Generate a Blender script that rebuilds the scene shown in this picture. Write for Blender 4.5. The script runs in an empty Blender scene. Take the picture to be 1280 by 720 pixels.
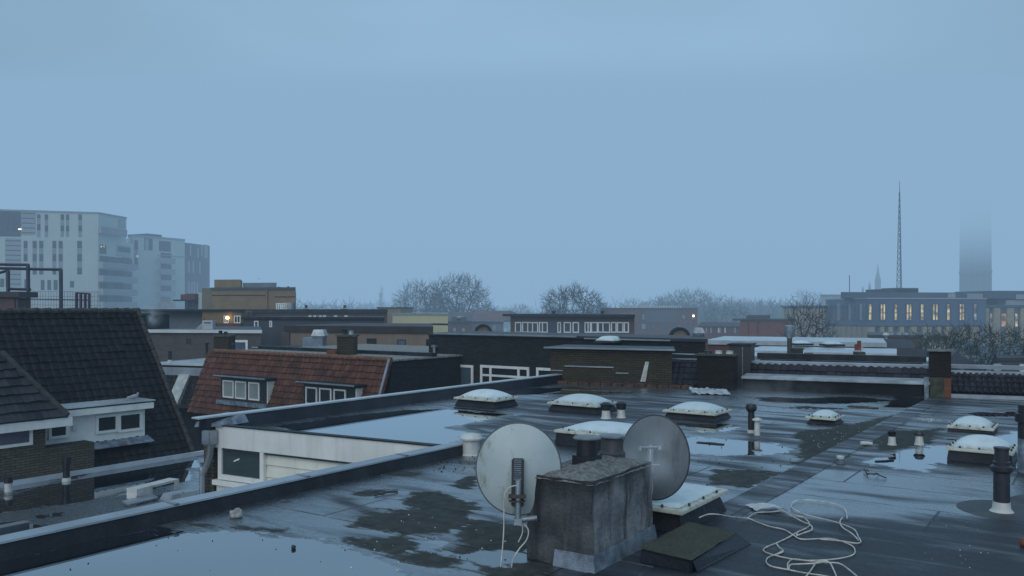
import bpy, bmesh, math, random
import numpy as np
from mathutils import Vector, Matrix, noise as mnoise

R = math.radians
rnd = random.Random(7)
scene = bpy.context.scene
COL = scene.collection
scene.view_settings.view_transform = 'Standard'
scene.view_settings.look = 'None'
scene.view_settings.exposure = 0
try:
    scene.cycles.use_denoising = True
    scene.cycles.max_bounces = 8
    scene.cycles.transparent_max_bounces = 16
    scene.cycles.volume_max_steps = 256
    scene.cycles.sample_clamp_indirect = 6
except Exception:
    pass

# ------------------------------------------------------------------ camera model
F, HY, CZ = 1040.0, 385.0, 2.2
TH = R(35.4)
SU, CU = math.sin(TH), math.cos(TH)          # street axis s = away to the right, t = away to the left
ROT = math.pi/2 - TH
def ST(s, t): return (SU*s - CU*t, CU*s + SU*t)
def st_of(X, Y): return (SU*X + CU*Y, -CU*X + SU*Y)
def pt(px, d): return ((px-640)/F*d, d)
def gp(px, py, z=0.0):
    d = (CZ-z)*F/(py-HY); return pt(px, d)
def stz(px, py, z=0.0): return st_of(*gp(px, py, z))
def on_s(px, s): k = (px-640)/F; return s*(SU-k*CU)/(CU+k*SU)
def on_t(px, t): k = (px-640)/F; return t*(CU+k*SU)/(SU-k*CU)
def zat(py, Y): return CZ-(py-HY)*Y/F
def depth(s, t): return CU*s + SU*t
FA, FB = 23.62, .208                                  # far edge of the near roof: s = FA - FB*t
def far(px, off=0.):
    k = (px-640)/F; m = (CU+k*SU)/(SU-k*CU); t = (FA+off)/(m+FB); return ST(t*m, t)
def farst(px, off=0.):
    return st_of(*far(px, off))

cam = bpy.data.cameras.new('camera'); co = bpy.data.objects.new('camera', cam); COL.objects.link(co)
cam.sensor_width = 36; cam.lens = 36*F/1280; cam.shift_y = (HY-360)/1280
cam.clip_start = .05; cam.clip_end = 6000
co.location = (0, 0, CZ); co.rotation_euler = (R(90), 0, 0)
scene.camera = co

# ------------------------------------------------------------------ materials
MATS = {}
class NT:
    def __init__(s, name):
        m = bpy.data.materials.new(name); m.use_nodes = True
        s.m = m; s.t = m.node_tree; s.t.nodes.clear()
        s.out = s.n('ShaderNodeOutputMaterial')
        MATS[name] = m
    def n(s, typ, **kw):
        nd = s.t.nodes.new(typ)
        for k, v in kw.items():
            if k.startswith('_'): setattr(nd, k[1:], v)
            else: nd.inputs[k.replace('__', ' ')].default_value = v
        return nd
    def l(s, a, b): s.t.links.new(a, b)
    def obj(s): return s.n('ShaderNodeTexCoord').outputs['Object']
    def noise(s, vec, scale, detail=4, rough=.55, dist=0, sx=None):
        if sx:
            mp = s.n('ShaderNodeMapping'); mp.inputs['Scale'].default_value = sx; s.l(vec, mp.inputs['Vector']); vec = mp.outputs[0]
        nd = s.n('ShaderNodeTexNoise', Scale=scale, Detail=detail, Roughness=rough, Distortion=dist); s.l(vec, nd.inputs['Vector'])
        return nd.outputs['Fac']
    def ramp(s, fac, stops):
        r = s.n('ShaderNodeValToRGB'); e = r.color_ramp.elements
        while len(e) < len(stops): e.new(.5)
        for i, (p, c) in enumerate(stops):
            e[i].position = p; e[i].color = (c if isinstance(c, tuple) else (c, c, c)) + (1,)
        s.l(fac, r.inputs[0]); return r.outputs[0]
    def mr(s, fac, a, b, c=0., d=1., smooth=True):
        r = s.n('ShaderNodeMapRange'); r.inputs[1].default_value = a; r.inputs[2].default_value = b; r.inputs[3].default_value = c; r.inputs[4].default_value = d
        if smooth: r.interpolation_type = 'SMOOTHSTEP'
        s.l(fac, r.inputs[0]); return r.outputs[0]
    def math(s, op, a, b=None):
        r = s.n('ShaderNodeMath', _operation=op)
        for i, x in enumerate((a, b)):
            if x is None: continue
            if isinstance(x, (int, float)): r.inputs[i].default_value = x
            else: s.l(x, r.inputs[i])
        return r.outputs[0]
    def mix(s, fac, a, b, mode='MIX'):
        r = s.n('ShaderNodeMix', _data_type='RGBA', _blend_type=mode)
        for i, x in ((0, fac), (6, a), (7, b)):
            if isinstance(x, (int, float)): r.inputs[i].default_value = x
            elif isinstance(x, tuple): r.inputs[i].default_value = x + (1,)
            else: s.l(x, r.inputs[i])
        return r.outputs[2]
    def fmix(s, fac, a, b):
        r = s.n('ShaderNodeMix')
        for i, x in ((0, fac), (2, a), (3, b)):
            if isinstance(x, (int, float)): r.inputs[i].default_value = x
            else: s.l(x, r.inputs[i])
        return r.outputs[0]
    def bump(s, h, dist=.01, strength=1.):
        b = s.n('ShaderNodeBump', Distance=dist, Strength=strength); s.l(h, b.inputs['Height']); return b.outputs[0]
    def bsdf(s, col, rough, normal=None, metallic=0., spec=.5, ior=1.5, **kw):
        b = s.n('ShaderNodeBsdfPrincipled')
        for k, x in (('Base Color', col), ('Roughness', rough), ('Metallic', metallic), ('IOR', ior), ('Specular IOR Level', spec)):
            if isinstance(x, (int, float)): b.inputs[k].default_value = x
            elif isinstance(x, tuple): b.inputs[k].default_value = x + (1,)
            else: s.l(x, b.inputs[k])
        if normal: s.l(normal, b.inputs['Normal'])
        for k, x in kw.items(): b.inputs[k.replace('__', ' ')].default_value = x
        s.l(b.outputs[0], s.out.inputs[0]); return b

def sc(c, k): return tuple(min(1, x*k) for x in c)
def plain(name, col, rough=.7, var=.25, scale=2., bump=.004, metallic=0., spec=.5, streak=.0, dirt=None):
    t = NT(name); v = t.obj()
    c = t.mix(t.mr(t.noise(v, scale, 5), .3, .7), sc(col, 1-var), sc(col, 1+var))
    if streak:
        c = t.mix(t.math('MULTIPLY', t.mr(t.noise(v, 3, 4, .6, 0, (1.2, 1.2, .12)), .45, .75), streak), c, dirt or sc(col, .35))
    h = t.noise(v, scale*14, 3)
    t.bsdf(c, t.fmix(h, max(.02, rough-.08), min(1, rough+.08)), t.bump(h, bump) if bump else None, metallic, spec)
    return t.m
def flatm(name, col, rough=.6, metallic=0., spec=.5):
    t = NT(name); t.bsdf(col, rough, None, metallic, spec); return t.m
def brick(name, c1, c2, mortar, w=.22, h=.065, var=.3, rough=.85, moss=None):
    t = NT(name); v = t.obj()
    sep = t.n('ShaderNodeSeparateXYZ'); t.l(v, sep.inputs[0])
    cb = t.n('ShaderNodeCombineXYZ'); t.l(t.math('ADD', sep.outputs[0], sep.outputs[1]), cb.inputs[0]); t.l(sep.outputs[2], cb.inputs[1])
    b = t.n('ShaderNodeTexBrick', Scale=1., Mortar__Size=.007, Mortar__Smooth=.2, Bias=-.1, Brick__Width=w, Row__Height=h)
    b.inputs['Color1'].default_value = c1+(1,); b.inputs['Color2'].default_value = c2+(1,); b.inputs['Mortar'].default_value = mortar+(1,)
    t.l(cb.outputs[0], b.inputs['Vector'])
    c = t.mix(t.mr(t.noise(v, 1.3, 5), .3, .75, 0, var), b.outputs['Color'], sc(c1, .35))
    if moss: c = t.mix(t.mr(t.noise(v, 2.2, 6, .65), .52, .66, 0, .8), c, moss)
    t.bsdf(c, rough, t.bump(t.math('SUBTRACT', t.noise(v, 60, 2), t.math('MULTIPLY', b.outputs['Fac'], 2.)), .006), 0, .2)
    return t.m
def tile(name, col, var=.5, moss=None, mossamt=.5, rough=.6):
    t = NT(name); v = t.obj()
    a = t.n('ShaderNodeAttribute', _attribute_name='tint')
    c = t.mix(a.outputs['Fac'], sc(col, 1-var), sc(col, 1+var))
    c = t.mix(t.mr(t.noise(v, 1.1, 6, .65), .42, .72, 0, .75), c, sc(col, .35))
    if moss: c = t.mix(t.mr(t.noise(v, 5, 6, .7), .55, .68, 0, mossamt), c, moss)
    c = t.mix(t.mr(t.noise(v, 23, 4, .7), .66, .74, 0, .5), c, (.20, .21, .18))
    t.bsdf(c, t.mr(t.noise(v, 6, 4), .3, .7, rough-.15, rough+.2), t.bump(t.noise(v, 40, 3), .006), 0, .22)
    return t.m
def glass(name, col=(.02, .025, .03), rough=.06, var=.5):
    t = NT(name); v = t.obj()
    t.bsdf(t.mix(t.noise(v, 1.3, 2), sc(col, 1-var), sc(col, 1+var)), rough, t.bump(t.noise(v, .9, 1), .01, .4), 0, .6); return t.m
def lit(name, col, k, amb=(.3, .25, .15)):
    t = NT(name); v = t.obj()
    f = t.mr(t.noise(v, 1.1, 3, .6), .35, .65, .12, 1.15)
    b = t.bsdf((.05, .05, .05), .15)
    b.inputs['Emission Color'].default_value = col+(1,)
    t.l(t.math('MULTIPLY', f, k), b.inputs['Emission Strength']); return t.m

# bitumen roof sheet with rain water: attributes water / dry / sheen are stored on the mesh
def roof_mat(name, base, drycol):
    t = NT(name); v = t.obj()
    def at(nm): return t.n('ShaderNodeAttribute', _attribute_name=nm).outputs['Fac']
    nz = t.noise(v, 1.6, 7, .62); nf = t.noise(v, 7, 5, .6)
    nn = t.math('ADD', t.math('MULTIPLY', t.math('SUBTRACT', nz, .5), .8), t.math('MULTIPLY', t.math('SUBTRACT', nf, .5), .30))
    nn = t.math('ADD', nn, t.math('MULTIPLY', t.math('SUBTRACT', t.noise(v, 5, 5, .65, 0, (1.8, .28, 1)), .5), .55))
    water = t.mr(t.math('ADD', at('water'), nn), -.035, .045)
    edge = t.mr(t.math('ADD', at('water'), nn), -.30, .0)
    dry = t.mr(t.math('ADD', at('dry'), t.math('MULTIPLY', nn, .9)), -.04, .07)
    stk = t.noise(v, 1.1, 6, .55, .4, (2.4, .5, 1))          # sheets are swept along the slope
    sheen = t.math('ADD', at('sheen'), t.math('MULTIPLY', t.math('SUBTRACT', stk, .5), 2.5))
    sheet = t.n('ShaderNodeTexWhiteNoise', _noise_dimensions='2D')
    sep = t.n('ShaderNodeSeparateXYZ'); t.l(v, sep.inputs[0])
    wob = t.math('MULTIPLY', t.math('SUBTRACT', t.noise(v, 1.1, 3), .5), .10)
    row = t.math('ADD', sep.outputs[0], wob); colm = t.math('ADD', t.math('MULTIPLY', sep.outputs[1], .21), t.math('ADD', .37, t.math('MULTIPLY', t.math('FLOOR', row), .37)))
    cb = t.n('ShaderNodeCombineXYZ'); t.l(t.math('FLOOR', row), cb.inputs[0]); t.l(t.math('FLOOR', colm), cb.inputs[1]); t.l(cb.outputs[0], sheet.inputs['Vector'])
    sheen = t.math('ADD', sheen, t.math('MULTIPLY', t.math('SUBTRACT', sheet.outputs[0], .5), .22))
    sheen = t.mr(sheen, .15, 1.0)
    grit = t.noise(v, 170, 2, .7); big = t.noise(v, .7, 5)
    c = t.mix(t.mr(big, .3, .7), sc(base, .75), sc(base, 1.3))
    c = t.mix(dry, c, t.mix(t.mr(nf, .35, .7), sc(drycol, .7), sc(drycol, 1.35)))
    c = t.mix(t.mr(grit, .55, .8, 0, .35), c, sc(base, 2.6))
    c = t.mix(t.math('MULTIPLY', t.math('MULTIPLY', edge, t.math('SUBTRACT', 1., water)), t.mr(t.noise(v, 11, 6, .7), .4, .7, 0, .55)), c, (.062, .066, .062))
    c = t.mix(t.mr(t.noise(v, 38, 5, .75), .60, .70, 0, .55), c, sc(base, 2.1))
    c = t.mix(t.mr(t.noise(v, 2.6, 6, .7), .56, .68, 0, .45), c, (.036, .041, .026))
    # lap joints of the bitumen sheets every metre, long side across the roof
    c = t.mix(1., c, t.mix(sheet.outputs[0], (.80, .80, .80), (1.22, 1.22, 1.22)), 'MULTIPLY')
    lw = t.mr(t.noise(v, 3.1, 3), .3, .7, .006, .034)
    lap = t.math('LESS_THAN', t.math('FRACT', row), lw)
    lap = t.math('MAXIMUM', lap, t.math('LESS_THAN', t.math('FRACT', colm), .006))
    lap = t.math('MULTIPLY', lap, t.math('SUBTRACT', 1., water))
    c = t.mix(t.math('MULTIPLY', lap, .6), c, sc(base, .2))
    c = t.mix(water, c, sc(base, .6))
    rg = t.fmix(sheen, .56, .24)
    rg = t.math('ADD', rg, t.math('MULTIPLY', t.math('SUBTRACT', t.noise(v, 21, 5, .7), .5), .28))
    rg = t.fmix(t.math('MULTIPLY', edge, .6), rg, .2)
    rg = t.fmix(lap, rg, .55)
    sheen = t.math('MULTIPLY', sheen, t.math('SUBTRACT', 1., t.math('MULTIPLY', lap, .6)))
    rg = t.fmix(dry, rg, .78)
    rg = t.fmix(water, rg, .025)
    ht = t.math('ADD', t.math('MULTIPLY', grit, .35), t.math('MULTIPLY', nf, 1.2))
    ht = t.math('SUBTRACT', ht, lap)
    ht = t.math('MULTIPLY', ht, t.math('SUBTRACT', 1., t.math('MULTIPLY', water, .995)))
    ior = t.fmix(water, t.fmix(sheen, 1.45, 1.9), 2.2)
    ior = t.fmix(dry, ior, 1.3)
    nm = t.bump(ht, .006, .8)
    b = t.bsdf(c, rg, nm, 0, .5, ior)
    gl = t.n('ShaderNodeBsdfGlossy'); gl.inputs['Color'].default_value = (.92, .96, 1., 1); t.l(rg, gl.inputs['Roughness']); t.l(nm, gl.inputs['Normal'])
    mx = t.n('ShaderNodeMixShader'); fr_ = t.n('ShaderNodeFresnel', IOR=2.1).outputs[0]
    k = t.math('ADD', t.math('MULTIPLY', water, fr_), t.math('MULTIPLY', t.math('MULTIPLY', t.math('POWER', sheen, 1.6), t.math('SUBTRACT', 1., water)), t.math('MULTIPLY', fr_, .85)))
    t.l(t.math('MULTIPLY', k, t.math('SUBTRACT', 1., t.math('MULTIPLY', dry, t.math('SUBTRACT', 1., water)))), mx.inputs[0]); t.l(b.outputs[0], mx.inputs[1]); t.l(gl.outputs[0], mx.inputs[2]); t.l(mx.outputs[0], t.out.inputs[0])
    return t.m

WHITE = plain('white_paint', (.76, .78, .76), .45, .08, 1.5, .002, 0, .5, .35, (.34, .36, .34))
CREAM = plain('cream_boards', (.74, .75, .66), .5, .10, 1.2, .002, 0, .5, .3, (.36, .38, .33))
COPING = plain('wet_coping', (.29, .335, .38), .3, .2, 1.2, .003, .3, .6, .25)
ZINC = plain('zinc', (.30, .34, .38), .38, .25, 3, .003, .6)
DARKSTEEL = plain('dark_steel', (.03, .035, .045), .5, .3, 3, .001)
BLACKP = plain('black_plastic', (.018, .019, .022), .42, .3, 4, .001)
BITUMEN = plain('bitumen_upstand', (.013, .016, .022), .55, .55, 1.3, .012, 0, .3, .4, (.045, .05, .055))
BITWET = plain('bitumen_wet', (.011, .014, .023), .38, .5, 1.5, .006, 0, .35)
DKBRICK = brick('dark_brick', (.020, .022, .027), (.033, .036, .042), (.015, .017, .021))
BRBRICK = brick('brown_brick', (.13, .112, .09), (.09, .082, .07), (.04, .04, .036), moss=(.055, .06, .03))
MOSSBRICK = brick('mossy_brick', (.055, .047, .033), (.078, .066, .045), (.028, .027, .022), moss=(.045, .05, .022))
REDBRICK = brick('red_brick', (.17, .07, .055), (.12, .05, .045), (.14, .11, .1))
GREYBRICK = brick('grey_brick', (.13, .12, .115), (.10, .095, .095), (.12, .12, .12))
BEIGE = plain('beige_render', (.21, .17, .14), .85, .12, .6, .01, streak=.3)
OCHRE = brick('ochre_brick', (.31, .225, .12), (.27, .195, .105), (.24, .19, .12))
YELLOW = plain('yellow_render', (.50, .465, .25), .85, .06, .3, .004, streak=.15)
APTW = plain('pale_render', (.44, .51, .50), .8, .05, .15, .0, streak=.12)
APTP = plain('pale_panel', (.27, .31, .34), .7, .06, .3, .0)
APTD = plain('slate_cladding', (.055, .065, .09), .7, .15, .3, .0)
OFFB = plain('blue_cladding', (.075, .115, .19), .55, .10, .2, .0)
OFFD = plain('dark_cladding', (.062, .085, .125), .6, .15, .3, .0)
STONE = brick('beige_stone', (.44, .37, .25), (.38, .32, .22), (.36, .32, .24), .4, .1)
TOWERST = plain('tower_stone', (.05, .055, .065), .9, .2, .05, .0)
GLASS = glass('window_glass')
GLASSB = glass('window_glass_blue', (.07, .10, .14), .1)
GLASSC = glass('window_with_curtain', (.26, .31, .31), .2, .3)
LITW = lit('lit_window', (1., .80, .42), .62)
LITO = lit('lit_window_orange', (1., .50, .22), .75)
LAMP = NT('bare_lamp'); LAMP.bsdf((.8, .7, .5), .4, Emission__Color=(1, .62, .3, 1), Emission__Strength=7.); LAMP = LAMP.m
BLINK = NT('small_lamp'); BLINK.bsdf((.8, .7, .5), .4, Emission__Color=(1, .8, .5, 1), Emission__Strength=3.); BLINK = BLINK.m
DKTILE = tile('black_roof_tile', (.0085, .0085, .0115), .4, (.022, .023, .020), .4, .55)
SLATE = tile('slate_tile', (.035, .037, .046), .35, (.05, .055, .045), .4, .5)
ORTILE = tile('orange_roof_tile', (.112, .045, .030), .3, (.035, .032, .026), .6, .62)
PUTILE = tile('purple_roof_tile', (.030, .027, .038), .35, (.045, .045, .035), .35, .5)
FARTILE = tile('far_roof_tile', (.10, .07, .07), .3, None, .5, .7)
FLATDK = plain('roof_felt', (.030, .033, .042), .55, .35, .5, .01)
FLATLT = plain('wet_pale_roof', (.46, .52, .57), .25, .25, .5, .003)
GRAVEL = plain('roof_gravel', (.26, .27, .26), .9, .45, 9, .02)
BARK = plain('bark', (.045, .043, .038), .9, .3, 2, .0)
TWIG = plain('twigs', (.030, .030, .028), .9, .3, .6, .0)
BUSHT = plain('olive_twigs', (.034, .040, .026), .9, .35, .8, .0)
WOODT = plain('far_wood', (.035, .04, .042), .9, .3, .05, .0)
PVC = plain('white_pvc', (.58, .60, .58), .45, .1, 6, .001, 0, .5, .5, (.25, .27, .25))
PALELEAD = plain('lead_sheet', (.20, .245, .30), .4, .5, 6, .008, .3, .5, .6, (.07, .08, .10))
TERRA = plain('terracotta', (.20, .06, .035), .8, .3, 5, .004)
GROUNDM = plain('asphalt_ground', (.05, .052, .055), .7, .3, .05, .0)
PAPER = plain('pale_sheet', (.55, .57, .57), .6, .12, 9, .003)
CABLE = plain('cable_sheath', (.56, .55, .50), .5, .30, 9, .0)
ORANGEB = brick('orange_brick', (.22, .075, .035), (.16, .06, .03), (.12, .11, .1))

# polycarbonate dome
t = NT('opal_dome'); v = t.obj()
gz = t.n('ShaderNodeSeparateXYZ'); t.l(t.n('ShaderNodeTexCoord').outputs['Generated'], gz.inputs[0]); oi = t.n('ShaderNodeObjectInfo')
c = t.mix(oi.outputs['Random'], (.70, .79, .82), (.56, .66, .69))
c = t.mix(t.mr(t.noise(v, 4, 6, .65), .45, .75, 0, .55), c, (.42, .50, .52))
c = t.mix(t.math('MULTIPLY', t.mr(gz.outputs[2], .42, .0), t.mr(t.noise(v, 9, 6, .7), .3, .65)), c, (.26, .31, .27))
c = t.mix(t.mr(t.noise(v, 30, 4, .7), .68, .76, 0, .6), c, (.20, .23, .20))
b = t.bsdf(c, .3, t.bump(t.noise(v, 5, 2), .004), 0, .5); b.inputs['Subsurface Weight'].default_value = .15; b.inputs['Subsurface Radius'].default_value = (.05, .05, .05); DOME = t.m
t = NT('dome_frame'); v = t.obj()
t.bsdf(t.mix(t.mr(t.noise(v, 9, 5, .6), .45, .7), (.60, .61, .53), (.36, .37, .28)), .5, None); DOMEF = t.m
# weathered chimney render
t = NT('stained_render'); v = t.obj()
sep = t.n('ShaderNodeSeparateXYZ'); t.l(v, sep.inputs[0])
run = t.noise(v, 2.4, 6, .6, .2, (2.4, 2.4, .28)); blot = t.noise(v, 3.1, 6, .65)
c = t.mix(t.mr(blot, .3, .72), (.12, .132, .145), (.31, .325, .34))
c = t.mix(t.mr(run, .47, .66, 0, .85), c, (.020, .022, .026))
c = t.mix(t.mr(sep.outputs[0], -.52, -.565, 0, .78), c, (.020, .023, .028))  # whole left end face mixed darker than the other faces
c = t.mix(t.math('MULTIPLY', t.mr(t.noise(v, 4, 5, .6, 0, (3, 3, .22)), .56, .70), .55), c, (.20, .205, .20))
c = t.mix(t.mr(t.math('ADD', sep.outputs[2], t.math('MULTIPLY', t.noise(v, 5, 4), .3)), .70, .88, 0, .75), c, (.020, .021, .023))
c = t.mix(t.mr(t.noise(v, 6, 5), .6, .72, 0, .5), c, (.05, .055, .03))
h = t.math('ADD', t.noise(v, 30, 4, .6), t.math('MULTIPLY', t.noise(v, 150, 2), .3))
c = t.mix(t.mr(t.noise(v, 13, 6, .7), .5, .7, 0, .45), c, (.10, .095, .08))
t.bsdf(c, .8, t.bump(h, .016), 0, .3); STAIN = t.m
t = NT('mortar_cap'); v = t.obj()
h = t.noise(v, 26, 8, .72)
c = t.mix(t.mr(h, .36, .66), (.11, .114, .11), (.27, .28, .275))
c = t.mix(t.mr(t.noise(v, 9, 6, .7), .5, .72, 0, .5), c, (.07, .074, .060))
t.bsdf(c, .9, t.bump(h, .014), 0, .3); MORTAR = t.m
# moss-covered slab
t = NT('moss_slab'); v = t.obj()
h = t.noise(v, 55, 7, .72)
t.bsdf(t.mix(t.mr(t.noise(v, 5, 6, .7), .3, .7), t.mix(t.mr(h, .35, .65), (.040, .046, .042), (.12, .13, .115)), (.062, .070, .050)), .92, t.bump(h, .015), 0, .2); MOSS = t.m
# dish back, painted metal with lichen
t = NT('dish_back'); v = t.obj()
sep = t.n('ShaderNodeSeparateXYZ'); t.l(v, sep.inputs[0])
c = t.mix(t.mr(t.noise(v, 2.2, 4), .3, .7), (.36, .43, .45), (.45, .52, .53))
al = t.math('MULTIPLY', t.mr(t.noise(v, 5, 6, .68, .4, (1.6, 1, .5)), .48, .66), t.mr(sep.outputs[0], .10, -.14))
c = t.mix(t.math('MULTIPLY', al, .75), c, (.17, .19, .11))
c = t.mix(t.mr(t.noise(v, 34, 3, .6), .69, .75, 0, .7), c, (.06, .06, .05))
t.bsdf(c, .42, None, .1, .5); DISH = t.m
t = NT('dish_back_grey'); v = t.obj()
c = t.mix(t.mr(t.noise(v, 2.2, 4), .3, .7), (.11, .135, .155), (.155, .185, .205))
c = t.mix(t.mr(t.noise(v, 4, 6, .68, .4, (1.6, 1, .4)), .52, .7, 0, .6), c, (.055, .07, .08))
t.bsdf(c, .6, None, 0, .35); DISHG = t.m
ROOFM = roof_mat('bitumen_roof', (.019, .024, .034), (.038, .043, .039))
ROOFL = roof_mat('bitumen_roof_low', (.022, .028, .042), (.030, .034, .030))

# ------------------------------------------------------------------ mesh builder
class MB:
    def __init__(s): s.v = []; s.f = []; s.tint = {}
    def add(s, vs, fs, tint=None):
        o = len(s.v); s.v += [tuple(p) for p in vs]
        for f in fs:
            if tint is not None: s.tint[len(s.f)] = tint
            s.f.append(tuple(i+o for i in f))
        return s
    def box(s, x0, x1, y0, y1, z0, z1):
        x0, x1 = sorted((x0, x1)); y0, y1 = sorted((y0, y1)); z0, z1 = sorted((z0, z1))
        return s.hexa([(x0, y0, z0), (x1, y0, z0), (x1, y1, z0), (x0, y1, z0)], [(x0, y0, z1), (x1, y0, z1), (x1, y1, z1), (x0, y1, z1)])
    def hexa(s, b, t):
        return s.add(list(b)+list(t), [(3, 2, 1, 0), (4, 5, 6, 7), (0, 1, 5, 4), (1, 2, 6, 5), (2, 3, 7, 6), (3, 0, 4, 7)])
    def frustum(s, x0, x1, y0, y1, z0, z1, k):
        return s.hexa([(x0, y0, z0), (x1, y0, z0), (x1, y1, z0), (x0, y1, z0)], [(x0+k, y0+k, z1), (x1-k, y0+k, z1), (x1-k, y1-k, z1), (x0+k, y1-k, z1)])
    def poly(s, ps): return s.add(ps, [tuple(range(len(ps)))])
    def prism(s, pts, z0, z1):
        n = len(pts); vs = [(x, y, z0) for x, y in pts]+[(x, y, z1) for x, y in pts]
        return s.add(vs, [tuple(range(n-1, -1, -1)), tuple(range(n, 2*n))]+[(i, (i+1) % n, n+(i+1) % n, n+i) for i in range(n)])
    def slab(s, ps, th, nrm=None):                     # thick polygon
        ps = [Vector(p) for p in ps]
        nn = (ps[1]-ps[0]).cross(ps[2]-ps[0]).normalized() if nrm is None else Vector(nrm)
        n = len(ps); vs = [p for p in ps]+[p-nn*th for p in ps]
        return s.add(vs, [tuple(range(n)), tuple(range(2*n-1, n-1, -1))]+[(i, n+i, n+(i+1) % n, (i+1) % n) for i in range(n)])
    def tube(s, pts, r, n=8, r2=None, caps=True):
        pts = [Vector(p) for p in pts]; m = len(pts); vs = []; fs = []
        up = Vector((.31, .17, .93))
        for i, p in enumerate(pts):
            d = (pts[min(i+1, m-1)]-pts[max(i-1, 0)])
            if d.length < 1e-9: d = Vector((0, 0, 1))
            d.normalize()
            a = d.cross(up)
            if a.length < .05: a = d.cross(Vector((1, 0, 0)))
            a.normalize(); b = d.cross(a)
            rr = r if r2 is None else r+(r2-r)*i/max(1, m-1)
            for k in range(n):
                q = 2*math.pi*k/n; vs.append(p+a*(rr*math.cos(q))+b*(rr*math.sin(q)))
        for i in range(m-1):
            for k in range(n):
                k2 = (k+1) % n; fs.append((i*n+k, i*n+k2, (i+1)*n+k2, (i+1)*n+k))
        if caps and n > 2: fs += [tuple(range(n-1, -1, -1)), tuple((m-1)*n+k for k in range(n))]
        return s.add(vs, fs)
    def lathe(s, prof, cx=0, cy=0, n=24, cz=0):
        vs = []; fs = []; m = len(prof)
        for r, z in prof:
            for k in range(n):
                q = 2*math.pi*k/n; vs.append((cx+r*math.cos(q), cy+r*math.sin(q), z+cz))
        for i in range(m-1):
            for k in range(n):
                k2 = (k+1) % n; fs.append((i*n+k, i*n+k2, (i+1)*n+k2, (i+1)*n+k))
        fs += [tuple(range(n-1, -1, -1)), tuple((m-1)*n+k for k in range(n))]
        return s.add(vs, fs)
    def grid(s, fn, nu, nv):
        vs = [fn(i/nu, j/nv) for j in range(nv+1) for i in range(nu+1)]
        return s.add(vs, [(j*(nu+1)+i, j*(nu+1)+i+1, (j+1)*(nu+1)+i+1, (j+1)*(nu+1)+i) for j in range(nv) for i in range(nu)])

class T:                                                # a thing: an Empty at its base (or one mesh), parts below
    def __init__(s, name, label, cat, x=0, y=0, z=0, rot=0, group=None, kind=None, rx=0, ry=0):
        o = bpy.data.objects.new(name, None); COL.objects.link(o); o.empty_display_size = .2
        o.location = (x, y, z); o.rotation_euler = (rx, ry, rot); s.o = o; s.zb = z
        o['label'] = label; o['category'] = cat
        if group: o['group'] = group
        if kind: o['kind'] = kind
    def part(s, name, mb, mat, parent=None, smooth=False, bevel=0, local=False, label=None):
        o = mesh_obj(name, mb, mat, smooth, bevel, 0 if local else s.zb)
        o.parent = parent if parent is not None else s.o
        if label: o['label'] = label
        return o
def mesh_obj(name, mb, mat, smooth=False, bevel=0, zb=0):
    me = bpy.data.meshes.new(name)
    me.from_pydata([(x, y, z-zb) for x, y, z in mb.v], [], mb.f)
    if mb.tint:
        a = me.attributes.new('tint', 'FLOAT', 'FACE')
        a.data.foreach_set('value', [mb.tint.get(i, .5) for i in range(len(mb.f))])
    if bevel:
        bm = bmesh.new(); bm.from_mesh(me)
        es = [e for e in bm.edges if len(e.link_faces) == 2 and e.calc_face_angle(0) > .5]
        bmesh.ops.bevel(bm, geom=es, offset=bevel, segments=2, affect='EDGES', clamp_overlap=True)
        bm.to_mesh(me); bm.free()
    me.materials.append(mat)
    if smooth or bevel:
        for p in me.polygons: p.use_smooth = True
        me.set_sharp_from_angle(angle=R(40))
    o = bpy.data.objects.new(name, me); COL.objects.link(o)
    return o
def single(name, mb, mat, label, cat, x=0, y=0, z=0, rot=0, group=None, kind=None, smooth=False, bevel=0, local=False):
    o = mesh_obj(name, mb, mat, smooth, bevel, 0 if local else z); o.location = (x, y, z); o.rotation_euler = (0, 0, rot)
    if label: o['label'] = label; o['category'] = cat
    if group: o['group'] = group
    if kind: o['kind'] = kind
    return o
def copy_thing(root, loc, rot, label, scale=None):
    r = root.copy(); COL.objects.link(r); r.location = loc; r.rotation_euler = (0, 0, rot); r['label'] = label
    if scale: r.scale = scale
    for ch in list(root.children):
        c = ch.copy(); COL.objects.link(c); c.parent = r
        for g in list(ch.children):
            d = g.copy(); COL.objects.link(d); d.parent = c
    return r

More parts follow.
